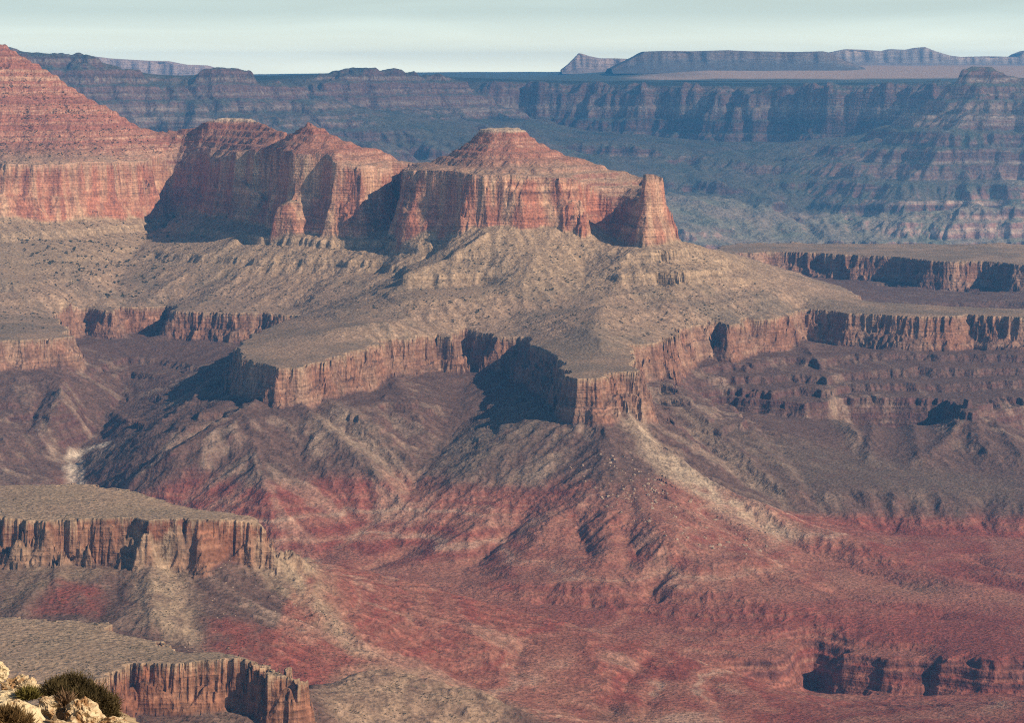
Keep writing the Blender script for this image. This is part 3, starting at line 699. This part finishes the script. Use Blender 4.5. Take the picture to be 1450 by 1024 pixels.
for p_, dv_, dd_ in (([(545,203,13950),(620,206,13900),(700,207,13900),(760,200,14300)], 24, 60), ([(800,200,14700),(900,210,14500),(1000,224,14250),(1090,236,14000)], 15, 45), ([(960,258,13700),(1040,262,13500),(1110,275,13250)], 13, 45),
                     ([(1190,300,13050),(1300,285,13000),(1450,278,13000)], 14, 40), ([(1240,232,13600),(1330,222,13500),(1450,226,13450)], 16, 45)):
    FA.append(fline(*p_)); FA.append(fline(*[(u, v+dv_, D-dd_) for u, v, D in p_]))
gF = Grid(-8700, 8700, 15800, 27900, 56.0)
ZF = gF.solve(FA, 220)
Zb = blur(ZF, 6); GFY, GFX = [t.astype(f32) for t in np.gradient(Zb, gF.h)]
ufar = np.linspace(-250, 1750, 900); Dfar = np.geomspace(16200, 27700, 1100)
XF = ((ufar[None]-U0)/F*Dfar[:, None]).astype(f32); YF = np.repeat(Dfar[:, None], len(ufar), 1).astype(f32)
def farfull(x, y):
    wx = x+120*noise(x/560, y/560, 200)+60*noise(x/200, y/200, 201)+22*noise(x/80, y/80, 204); wy = y+120*noise(x/560, y/560, 202)+60*noise(x/200, y/200, 203)+22*noise(x/80, y/80, 205)
    z = gF.at(ZF, wx, wy)
    gx, gy = gF.at(GFX, wx, wy), gF.at(GFY, wx, wy); sl = np.sqrt(gx*gx+gy*gy)
    e = erosion(x, y, gx, gy, 560., 5, 210, .55)
    z = z+(e-.2)*(4+105*sstep(.08, .5, sl))*sstep(.02, .12, sl)
    z = z+sstep(-420, -560, z)*(45*fbm(x/900, y/1100, 3, 260)+42*erosion(x, y, gx-.04, gy+.05, 700., 4, 262, .5, 2.0, True))
    zz = z+18*fbm(x/700, y/700, 2, 220)
    z = z+sstep(.12, .4, sl)*(terr(zz, 125, .9)-zz)+.5*sstep(.12, .4, sl)*(terr(zz, 47, .9, 1.)-zz)
    z = z+7*noise(x/60, y/60, 230)*sstep(.04, .15, sl)
    return z, sl, e
ZFm, slF, eF = farfull(XF, YF)
NF = grid_normal(XF, YF, ZFm); stF = 1-np.clip(NF[..., 2], 0, 1)
n1 = fbm(XF/400, YF/400, 3, 240); zz = ZFm+16*n1; vz = noise(zz/30, XF*0+.5, 241)
cF = mixc(np.broadcast_to(col(.22, .17, .135), XF.shape+(3,)), col(.15, .15, .11), np.clip(.5+n1, 0, 1)*sstep(.45, .15, stF))
cF = mixc(cF, col(.25, .135, .11), sstep(.2, .45, stF+.2*vz))
cF = mixc(cF, col(.42, .32, .25), np.clip(vz*1.6-.15, 0, .85)*sstep(.15, .4, stF))
cF = mixc(cF, col(.08, .055, .05), np.clip(-vz*1.5-.1, 0, .7)*sstep(.2, .45, stF))
cF = mixc(cF, col(.09, .10, .075), sstep(.12, .03, slF)*sstep(-420, -280, ZFm))
farz = np.zeros(XF.shape, np.int8); UF = XF/YF*F+U0
farz[(UF > 1165) & (YF < 21000)] = 1; farz[(UF < 445) & (YF < 21000)] = 2
split_grid(XF, YF, ZFm, cF, farz, {0: ("canyon_wall", "hazy blue far canyon wall below the level plateau"), 1: ("butte", "large hazy butte with rounded summit at the right edge"), 2: ("ridge", "dark hazy ridge behind the red slope at the left")}, ROCKF)

# ------------------------------------------------------------------ plateau and the mesas on the horizon
ZP = lambda u, D: -142+np.clip((D-28500)/17500, 0, 1)*(25+55*np.clip((u-250)/400, 0, 1))+np.clip((u-780)/220, 0, 1)*np.clip((D-27900)/4300, 0, 1)**1.1*150
up = np.linspace(-500, 1950, 320); Dp = np.concatenate([np.linspace(27400, 37500, 90), np.geomspace(38000, 46000, 24)])
XP = ((up[None]-U0)/F*Dp[:, None]).astype(f32); YP = np.repeat(Dp[:, None], len(up), 1).astype(f32); UPm = np.repeat(up[None], len(Dp), 0)
ZPm = (ZP(UPm, YP)+9*fbm(XP/900, YP/1500, 3, 300)).astype(f32)
nP = fbm(XP/1500, YP/2500, 3, 310)
cP = mixc(np.broadcast_to(col(.085, .095, .075), XP.shape+(3,)), col(.46, .32, .24), sstep(860, 1000, UPm+120*nP)*sstep(28300, 28900, YP+700*nP))
mesh_from("plateau", np.stack([XP, YP, ZPm], -1).reshape(-1, 3), np.stack([(i_ := np.arange(XP.size).reshape(XP.shape))[:-1, :-1], i_[:-1, 1:], i_[1:, 1:], i_[1:, :-1]], -1).reshape(-1, 4), cP.reshape(-1, 3), ROCKF, "level plateau behind the far canyon wall")

def horizon_mesa(name, label, top, D, depth, base_z, spread, colr, seed, cap=.35):
    """a long mesa: skyline (u, v) at depth D, cliff above a talus apron, real depth behind"""
    us = np.arange(top[0][0], top[-1][0]+.1, 1.6)
    tv = np.interp(us, [p[0] for p in top], [p[1] for p in top])
    zt = -(tv-V0)/F*D
    rows = [(-spread, 0.), (-spread*.66, .12), (-spread*.4, .28), (-spread*.18, 1-cap-.18), (-spread*.12, 1-cap), (-spread*.05, .97), (0, 1.), (depth*.5, 1.0), (depth, .95), (depth+spread*.4, .4), (depth+spread, 0.)]
    fine = np.interp(np.linspace(0, len(rows)-1, 60), np.arange(len(rows)), [r_[0] for r_ in rows]); fr = np.interp(np.linspace(0, len(rows)-1, 60), np.arange(len(rows)), [r_[1] for r_ in rows])
    Xm = np.repeat(((us-U0)/F*D)[None], 60, 0).astype(f32); Ym = np.repeat(D+fine[:, None], len(us), 1).astype(f32)
    e = fbm(Xm/300, Ym/700, 3, seed); e2 = np.abs(noise(Xm/170, Ym/900, seed+5))
    Ym2 = Ym+(e*.22+(e2-.25)*.12)*spread*.5*((fr > .02) & (fr < .96))[:, None]
    Zm = base_z-60+(zt[None]-base_z+60)*fr[:, None]+(e*20)*((fr > .02) & (fr < .9))[:, None]
    c = np.broadcast_to(np.array(colr[0], f32), Xm.shape+(3,)); c = mixc(c, np.array(colr[1], f32), np.repeat(sstep(.5, .75, fr)[:, None], len(us), 1)*np.clip(.5+e, 0, 1))
    i_ = np.arange(Xm.size).reshape(Xm.shape)
    return mesh_from(name, np.stack([Xm, Ym2, Zm], -1).reshape(-1, 3), np.stack([i_[:-1, :-1], i_[:-1, 1:], i_[1:, 1:], i_[1:, :-1]], -1).reshape(-1, 4), c.reshape(-1, 3), ROCKF, label)
horizon_mesa("mesa", "long flat-topped dark mesa on the horizon", [(866,97),(880,90),(905,77),(912,72.5),(940,71.5),(980,72),(1030,70.5),(1065,72),(1130,73),(1165,72),(1175,74),(1200,86),(1225,96)], 31500, 1600, 0, 700, [(.13, .12, .12), (.20, .15, .13)], 400)
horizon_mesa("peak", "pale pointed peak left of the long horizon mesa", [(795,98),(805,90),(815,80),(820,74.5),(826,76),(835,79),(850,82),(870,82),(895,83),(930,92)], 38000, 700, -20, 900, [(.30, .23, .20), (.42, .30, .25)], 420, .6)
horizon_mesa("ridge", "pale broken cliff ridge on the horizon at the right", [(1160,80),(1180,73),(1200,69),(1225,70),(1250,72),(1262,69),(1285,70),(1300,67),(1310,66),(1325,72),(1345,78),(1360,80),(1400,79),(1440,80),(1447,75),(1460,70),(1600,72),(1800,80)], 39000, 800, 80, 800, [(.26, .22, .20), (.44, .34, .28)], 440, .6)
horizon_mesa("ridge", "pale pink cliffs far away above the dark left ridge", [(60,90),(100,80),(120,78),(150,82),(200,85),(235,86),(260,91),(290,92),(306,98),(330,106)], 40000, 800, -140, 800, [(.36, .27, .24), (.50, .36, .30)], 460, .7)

# ------------------------------------------------------------------ shrubs and boulders on the slopes
VP = V0-Z*F/Y; seen = VP <= np.minimum.accumulate(VP, axis=0)+.05
def in_poly(uv):
    ins = np.zeros(X.shape, bool)
    for (ax, ay), (bx, by) in zip(uv, uv[1:]+uv[:1]):
        if ay != by: ins ^= ((ay > VP) != (by > VP)) & (Uimg < (bx-ax)*(VP-ay)/(by-ay)+ax)
    return ins
dVP = np.abs(np.gradient(VP, axis=0))
def pick(uv, n, r, maxsteep=.35):
    ok = seen & in_poly(uv) & (steep < maxsteep)
    ii, jj_ = np.nonzero(ok); wgt_ = np.clip(dVP[ii, jj_], 0, 1.5); wgt_ = wgt_*np.clip(.35+2.2*nzC[ii, jj_]+1.2*nzA[ii, jj_], .01, 3)**1.5; wgt_ /= wgt_.sum()
    s_ = r.choice(len(ii), min(n, len(ii)), replace=False, p=wgt_)
    return [(float(X[a, b]), float(Y[a, b]), float(Z[a, b])) for a, b in zip(ii[s_], jj_[s_])]
def plain_mat(name, c, var=.3, sc_=3.0):
    m = bpy.data.materials.new(name); m.use_nodes = True; t = m.node_tree; b = t.nodes["Principled BSDF"]
    b.inputs['Roughness'].default_value = .9; b.inputs['Specular IOR Level'].default_value = .1
    n = t.nodes.new("ShaderNodeTexNoise"); n.inputs['Scale'].default_value = sc_; n.inputs['Detail'].default_value = 5
    ge = t.nodes.new("ShaderNodeNewGeometry"); t.links.new(ge.outputs['Position'], n.inputs['Vector'])
    r_ = t.nodes.new("ShaderNodeValToRGB"); r_.color_ramp.elements[0].position = .3; r_.color_ramp.elements[1].position = .7
    r_.color_ramp.elements[0].color = tuple(x_*(1-var) for x_ in c)+(1,); r_.color_ramp.elements[1].color = tuple(min(1, x_*(1+var)) for x_ in c)+(1,)
    t.links.new(n.outputs[0], r_.inputs[0]); t.links.new(r_.outputs[0], b.inputs['Base Color']); return m
def raw_mesh(name, V, Fc, mat, smooth=False):
    me = bpy.data.meshes.new(name); me.from_pydata([tuple(v) for v in V], [], [tuple(f_) for f_ in Fc]); me.update()
    if smooth: me.polygons.foreach_set("use_smooth", np.ones(len(me.polygons), bool))
    me.materials.append(mat); return me
SHM = plain_mat("juniper_leaf", (.06, .062, .035), .4, .4); STM = plain_mat("dry_stem", (.16, .11, .075), .3, 6.)
def clump(r, n, R, H, leaf):
    V, Fc = [], []
    for _ in range(n):
        d = r.normal(size=3); d /= np.linalg.norm(d); d = d*(.35+.65*r.random()**.5); p = np.array([d[0]*R, d[1]*R, H*.5+d[2]*H*.5])
        a = r.normal(size=3); b = r.normal(size=3); a /= np.linalg.norm(a); b /= np.linalg.norm(b); k0 = len(V)
        V += [p-a*leaf, p+b*leaf*.6, p+a*leaf, p-b*leaf*.6]; Fc.append((k0, k0+1, k0+2, k0+3))
    return V, Fc
def ico_rock(r, sub=2, flat=5, squash=(1, 1, .7), rough=.1):
    import bmesh
    bm = bmesh.new(); bmesh.ops.create_icosphere(bm, subdivisions=sub, radius=1)
    V = np.array([v.co[:] for v in bm.verts]); Fc = [[v.index for v in f_.verts] for f_ in bm.faces]; bm.free()
    for _ in range(flat):
        n_ = r.normal(size=3); n_ /= np.linalg.norm(n_); d_ = .55+.3*r.random(); o_ = V@n_; V = V-np.outer(np.clip(o_-d_, 0, None), n_)
    q_ = V*2.2+r.random()*50
    disp = noise(q_[:, 0], q_[:, 1]+q_[:, 2], 600)+.6*noise(q_[:, 1]*2.3, q_[:, 2]*2.3+q_[:, 0], 601)+.4*noise(q_[:, 0]*5+q_[:, 2], q_[:, 1]*5, 602)
    V = V*(1+rough*disp)[:, None]*np.array(squash)
    return V, Fc
r_ = np.random.default_rng(11)
def scatter(meshes, name, label, cat, group, pts, smin, smax, sink):
    for n_, p in enumerate(pts):
        o = bpy.data.objects.new(name, meshes[n_ % len(meshes)]); sc.collection.objects.link(o)
        k_ = smin+(smax-smin)*r_.random()**2; o.scale = (k_, k_, k_*(.8+.4*r_.random())); o.rotation_euler = (0, 0, r_.random()*6.28)
        o.location = (p[0], p[1], p[2]-sink*k_); o['label'] = label; o['category'] = cat; o['group'] = group
shr = [raw_mesh("shrub", *clump(r_, 46, 1, 1.5, .42), SHM) for _ in range(4)]
GUL = [(20,330),(120,340),(185,345),(215,300),(250,255),(270,275),(260,320),(235,380),(190,425),(150,432),(110,400),(40,372)]
scatter(shr, "shrub", "small dark juniper shrub dotting the gully slope under the left red cliff", "shrub", "shrubs in the gully under the left cliff", pick(GUL, 290, r_), 2.6, 6.0, .25)
BRM = plain_mat("pale_boulder_stone", (.36, .26, .19), .25, .15)
bld = [raw_mesh("boulder", *ico_rock(r_, 2, 7, (1, .85, .75), .12), BRM) for _ in range(5)]
BZ = [(800,655),(860,640),(900,640),(960,690),(1060,740),(1130,770),(1080,790),(960,770),(860,720)]
scatter(bld, "boulder", "pale boulder fallen on the red slope below the rock prow", "boulder", "boulders fallen below the rock prow", pick(BZ, 280, r_), 1.5, 6.5, .1)
BZ1 = [(190,830),(275,830),(330,790),(400,800),(470,870),(500,920),(420,880),(340,860),(330,920),(270,925),(220,890)]
scatter(bld, "boulder", "pale boulder on the debris slope below the fluted mesa cliff", "boulder", "boulders on the debris below the mesa", pick(BZ1, 100, r_), 1.2, 3.2, .1)
# scrub too small and too many to count: one object
def scrub(name, label, spots, size):
    V, Fc = [], []
    base = [clump(r_, 9, 1, 1.2, .6) for _ in range(6)]
    for n_, p in enumerate(spots):
        k_ = size*(.5+r_.random()); v_, f_ = base[n_ % 6]; k0 = len(V)
        V += [np.array(p)+np.array(q_)*k_-np.array((0, 0, .1*k_)) for q_ in v_]; Fc += [tuple(a+k0 for a in q_) for q_ in f_]
    o = bpy.data.objects.new(name, raw_mesh(name, V, Fc, SHM)); sc.collection.objects.link(o); o['kind'] = 'stuff'; o['label'] = label
scrub("desert_scrub", "sparse dark scrub specking the slopes around the buttes", pick([(0,60),(60,100),(200,190),(420,200),(480,330),(700,340),(1000,360),(1120,430),(900,480),(400,440),(0,470)], 2600, r_, .4)
      + pick([(0,90),(60,110),(190,185),(230,215),(0,225)], 900, r_, .6), 3.0)
scrub("desert_scrub", "fine dark scrub specking the tan mesa tops and debris slopes", pick([(0,690),(300,725),(540,935),(760,1015),(500,1024),(170,1024),(0,940)], 2200, r_, .3), 1.1)

# ------------------------------------------------------------------ viewpoint ledge: ground, limestone boulders, bush
PX = 26.0/F
def ledge():
    xs = np.concatenate([np.linspace(-60, -9, 30), np.linspace(-8.8, 3, 120), np.linspace(3.5, 60, 30)]); ds = np.concatenate([np.linspace(-6, 20, 40), np.linspace(20.2, 28.5, 80), np.geomspace(29, 2600, 50)])
    xm, ym = np.meshgrid(xs, ds); xm = xm.astype(f32); ym = ym.astype(f32)
    top = -1.75-np.clip(ym, -6, 60)*.202
    edge = 27.0+.6*noise(xm/1.2, xm*0+.3, 700)-np.clip(xm+4.35, 0, 4)*2.6
    zz = top+.16*fbm(xm/.9, ym/.9, 4, 701)-.30*np.clip(xm+4.6, 0, 6)
    o_ = np.clip(ym-edge, 0, None)
    zz = zz-np.where(o_ > 0, np.minimum(o_*2.2, 9)+np.clip(o_-4, 0, None)*.44, 0)
    c = mixc(np.broadcast_to(col(.50, .38, .24), xm.shape+(3,)), col(.30, .20, .12), np.clip(.5+fbm(xm/.3, ym/.3, 3, 703)*1.5, 0, 1))
    i_ = np.arange(xm.size).reshape(xm.shape)
    return mesh_from("ground", np.stack([xm, ym, zz], -1).reshape(-1, 3), np.stack([i_[:-1, :-1], i_[:-1, 1:], i_[1:, 1:], i_[1:, :-1]], -1).reshape(-1, 4), c.reshape(-1, 3), LEDM, "pale stony ledge at the viewpoint")
LEDM = rock_material("ledge_soil", .3, .02, .0)
ledge()
def lime_mat(name, c0, c1, pit):
    m = bpy.data.materials.new(name); m.use_nodes = True; t = m.node_tree; b = t.nodes["Principled BSDF"]; lk = t.links.new
    b.inputs['Roughness'].default_value = .9; b.inputs['Specular IOR Level'].default_value = .15
    tc_ = t.nodes.new("ShaderNodeTexCoord")
    n = t.nodes.new("ShaderNodeTexNoise"); n.inputs['Scale'].default_value = 7; n.inputs['Detail'].default_value = 7; n.inputs['Roughness'].default_value = .65; lk(tc_.outputs['Object'], n.inputs['Vector'])
    v = t.nodes.new("ShaderNodeTexVoronoi"); v.inputs['Scale'].default_value = 13; lk(tc_.outputs['Object'], v.inputs['Vector'])
    rr_ = t.nodes.new("ShaderNodeValToRGB"); e_ = rr_.color_ramp.elements; e_[0].position = pit; e_[0].color = (*c1, 1); e_[1].position = pit+.13; e_[1].color = (*c0, 1); lk(n.outputs[0], rr_.inputs[0])
    lk(rr_.outputs[0], b.inputs['Base Color'])
    ad = t.nodes.new("ShaderNodeMath"); ad.operation = 'ADD'; lk(n.outputs[0], ad.inputs[0]); lk(v.outputs['Distance'], ad.inputs[1])
    bp = t.nodes.new("ShaderNodeBump"); bp.inputs['Strength'].default_value = .9; bp.inputs['Distance'].default_value = .045; lk(ad.outputs[0], bp.inputs['Height']); lk(bp.outputs[0], b.inputs['Normal'])
    return m
LM1 = lime_mat("pitted_limestone", (.66, .54, .36), (.34, .20, .10), .41)
LM2 = lime_mat("smooth_limestone", (.70, .58, .38), (.42, .27, .14), .34)
LM3 = lime_mat("brown_stone", (.30, .21, .14), (.15, .10, .06), .45)
def rim_rock(label, u, v, D, wd, ht, mat, seed, rough=.16, flat=6, tilt=0., dep=.8):
    rg_ = np.random.default_rng(seed); k_ = D/F
    V, Fc = ico_rock(rg_, 5, flat+7, (1, 1, 1), rough)
    q_ = V*3.1+seed; cr_ = np.abs(noise(q_[:, 0]+q_[:, 2]*.4, q_[:, 1]-q_[:, 2]*.9, 640)); V = V*(1-.16*np.clip(1-cr_/.09, 0, 1))[:, None]*(1+.035*noise(q_[:, 0]*4, q_[:, 2]*4+q_[:, 1]*3, 641))[:, None]
    V = V/np.abs(V).max(0); V = V*np.array([wd*k_/2, wd*k_/2*dep, ht*k_/2])
    c_, s_ = math.cos(tilt), math.sin(tilt); V = np.stack([V[:, 0]*c_+V[:, 2]*s_, V[:, 1], -V[:, 0]*s_+V[:, 2]*c_], 1)
    o = bpy.data.objects.new("boulder", raw_mesh("boulder", V, Fc, mat, False)); sc.collection.objects.link(o)
    o.location = P(u, v, D); o['label'] = label; o['category'] = "boulder"
rim_rock("pale limestone boulder cut off by the left edge of the picture", -6, 958, 26.6, 40, 42, LM2, 21)
rim_rock("long rubbly limestone block beside the dark bush", 33, 974, 26.6, 66, 38, LM1, 22, .22)
rim_rock("large smooth tilted limestone slab at the bottom left corner", 22, 1020, 24.6, 110, 62, LM2, 23, .07, 8, .42)
rim_rock("angular limestone rock with brown stains between slab and bush", 68, 998, 25.4, 40, 40, LM1, 24, .2, 9)
rim_rock("round pitted limestone boulder in front of the dark bush", 121, 1014, 25.0, 62, 56, LM1, 25, .17, 4)
rim_rock("low limestone rock at the bottom edge right of the pitted boulder", 166, 1027, 25.0, 50, 26, LM1, 26, .2)
rim_rock("small brown stone between the limestone boulders", 88, 1012, 25.1, 20, 24, LM3, 27)
rim_rock("small flat white limestone rock lying on the long block", 6, 986, 25.8, 46, 18, LM2, 28)
rim_rock("knobbly limestone lump under the pitted boulder", 88, 1030, 24.6, 44, 24, LM1, 29, .24)
def empty(name, loc, label, cat):
    o = bpy.data.objects.new(name, None); sc.collection.objects.link(o); o.location = loc; o['label'] = label; o['category'] = cat; return o
def child(name, V, Fc, mat, par):
    o = bpy.data.objects.new(name, raw_mesh(name, V, Fc, mat)); sc.collection.objects.link(o); o.parent = par; return o
LEAF = plain_mat("bush_leaf", (.085, .066, .032), .6, 5.); LEAF2 = plain_mat("tuft_leaf", (.14, .12, .035), .5, 8.); TWIG = plain_mat("dry_twig", (.20, .13, .08), .4, 9.)
def blade(V, Fc, p, d, ln, wd_):
    d = d/np.linalg.norm(d); s_ = np.cross(d, r_.normal(size=3)); s_ /= np.linalg.norm(s_)+1e-9; k0 = len(V)
    V += [p-s_*wd_, p+s_*wd_, p+d*ln]; Fc.append((k0, k0+1, k0+2))
def stick(V, Fc, a, b, ra, rb):
    d = b-a; s_ = np.cross(d, (.3, .2, 1)); s_ /= np.linalg.norm(s_)+1e-9; t_ = np.cross(d, s_); t_ /= np.linalg.norm(t_)+1e-9; k0 = len(V)
    for p, r0 in ((a, ra), (b, rb)):
        for q_ in range(4): an = q_*math.pi/2; V.append(p+(s_*math.cos(an)+t_*math.sin(an))*r0)
    for q_ in range(4): Fc.append((k0+q_, k0+(q_+1) % 4, k0+4+(q_+1) % 4, k0+4+q_))
def bush(name, label, base, lobes, n_leaf, leafmat, leaf, cat="bush"):
    b0 = np.array(base); root = empty(name, base, label, cat); V, Fc, SV, SF = [], [], [], []
    for (u, v, D, ru, rv) in lobes:
        c_ = np.array(P(u, v, D))-b0; k_ = D/F
        for _ in range(int(n_leaf*ru*rv/900)):
            d = r_.normal(size=3); d /= np.linalg.norm(d); q_ = r_.random()**.45*(1+.18*r_.normal())
            p = c_+d*q_*np.array([ru*k_, ru*k_*.9, rv*k_*.88]); up_ = d*.9+np.array([0, 0, .9])+.5*r_.normal(size=3); blade(V, Fc, p, up_, leaf*(.6+.9*r_.random()), leaf*.11)
        for _ in range(9):
            d = r_.normal(size=3); d[2] = abs(d[2]); d /= np.linalg.norm(d); stick(SV, SF, np.array([c_[0]*.35, c_[1]*.35, 0.]), c_+d*np.array([ru*k_, ru*k_, rv*k_])*.85, .010, .003)
    child("foliage", V, Fc, leafmat, root); child("branches", SV, SF, STM, root)
bush("bush", "dark olive bush growing between pale boulders at bottom left", P(105,1004,26.0), [(78,981,26.0,21,17),(100,974,26.2,29,18),(126,987,26.2,25,18),(146,1000,26.3,22,20),(155,1018,26.3,16,16),(108,990,26.0,30,14)], 9000, LEAF, .045)
bush("grass_tuft", "small green tuft growing on the long limestone block", P(40,992,25.7), [(40,985,25.7,14,8)], 6500, LEAF2, .06, "plant")
bush("grass_tuft", "brown dry grass tuft in front of the slab at the bottom left corner", P(10,1034,23.6), [(8,1020,23.6,22,14),(30,1026,23.6,14,8)], 5000, plain_mat("dry_grass", (.17, .11, .05), .5, 9.), .08, "plant")
bush("twigs", "dry twigs standing between bush and pitted boulder", P(90,1006,25.4), [(92,996,25.4,9,10)], 2500, TWIG, .09, "plant")

# ------------------------------------------------------------------ cloud deck far above the frame; its shadow lies on the far canyon
def cloud(seed, cx, cy, rx, ry, zc):
    n = 150
    a, b = np.meshgrid(np.linspace(-1, 1, n), np.linspace(-1, 1, n))
    x = cx+a*rx; y = cy+b*ry
    r = np.sqrt(a*a+b*b)
    th = sstep(1.0, .55, r+.30*fbm(x/2600, y/2600, 3, seed))-.22*sstep(.05, .5, fbm(x/900, y/900, 3, seed+9))
    keep = th > .08
    top = zc+900*np.clip(th, 0, 1)*(.6+.8*np.abs(fbm(x/1500, y/1500, 4, seed+3))); bot = zc-60*np.clip(th, 0, 1)
    idx = np.arange(n*n).reshape(n, n); kq = (keep[:-1, :-1] & keep[1:, :-1] & keep[:-1, 1:] & keep[1:, 1:]).ravel()
    q = np.stack([idx[:-1, :-1], idx[:-1, 1:], idx[1:, 1:], idx[1:, :-1]], -1).reshape(-1, 4)[kq]
    V = np.concatenate([np.stack([x, y, top], -1).reshape(-1, 3), np.stack([x, y, bot], -1).reshape(-1, 3)])
    return mesh_from("cloud", V, np.concatenate([q, q[:, ::-1]+n*n]), np.ones((len(V), 3), f32)*.85, CLOUDM, "broken cloud deck high over the canyon", 'stuff')
CLOUDM = bpy.data.materials.new("cloud_white"); CLOUDM.use_nodes = True
CLOUDM.node_tree.nodes["Principled BSDF"].inputs['Base Color'].default_value = (.85, .85, .85, 1); CLOUDM.node_tree.nodes["Principled BSDF"].inputs['Roughness'].default_value = 1
t_ = CLOUDM.node_tree; tr_ = t_.nodes.new("ShaderNodeBsdfTransparent"); mm_ = t_.nodes.new("ShaderNodeMixShader"); mm_.inputs[0].default_value = .42
t_.links.new(tr_.outputs[0], mm_.inputs[1]); t_.links.new(t_.nodes["Principled BSDF"].outputs[0], mm_.inputs[2]); t_.links.new(mm_.outputs[0], t_.nodes["Material Output"].inputs['Surface'])
CZ = 3600.
off = sun_vec[:2]/sun_vec[2]*(CZ+500)
cloud(500, 0+off[0], 21900+off[1], 8800, 5000, CZ)

# ------------------------------------------------------------------ haze
if HAZE:
    import bmesh
    bm = bmesh.new(); bmesh.ops.create_cube(bm, size=1)
    zlo, zhi = -1780., 320.
    for v in bm.verts: v.co = (v.co.x*40000, 23500+v.co.y*49000, (zlo+zhi)/2+v.co.z*(zhi-zlo))
    me = bpy.data.meshes.new("haze"); bm.to_mesh(me); bm.free()
    ho = bpy.data.objects.new("haze", me); sc.collection.objects.link(ho); ho['kind'] = 'stuff'; ho['label'] = 'thin blue haze filling the canyon air'
    m = bpy.data.materials.new("haze_air"); m.use_nodes = True; t = m.node_tree; t.nodes.remove(t.nodes["Principled BSDF"])
    pv = t.nodes.new("ShaderNodeVolumePrincipled"); pv.inputs['Color'].default_value = (.10, .41, .96, 1)
    pv.inputs['Density'].default_value = 1.75e-5; pv.inputs['Anisotropy'].default_value = 0.0
    t.links.new(pv.outputs[0], t.nodes["Material Output"].inputs['Volume']); me.materials.append(m)
print("done", time.time()-T0)
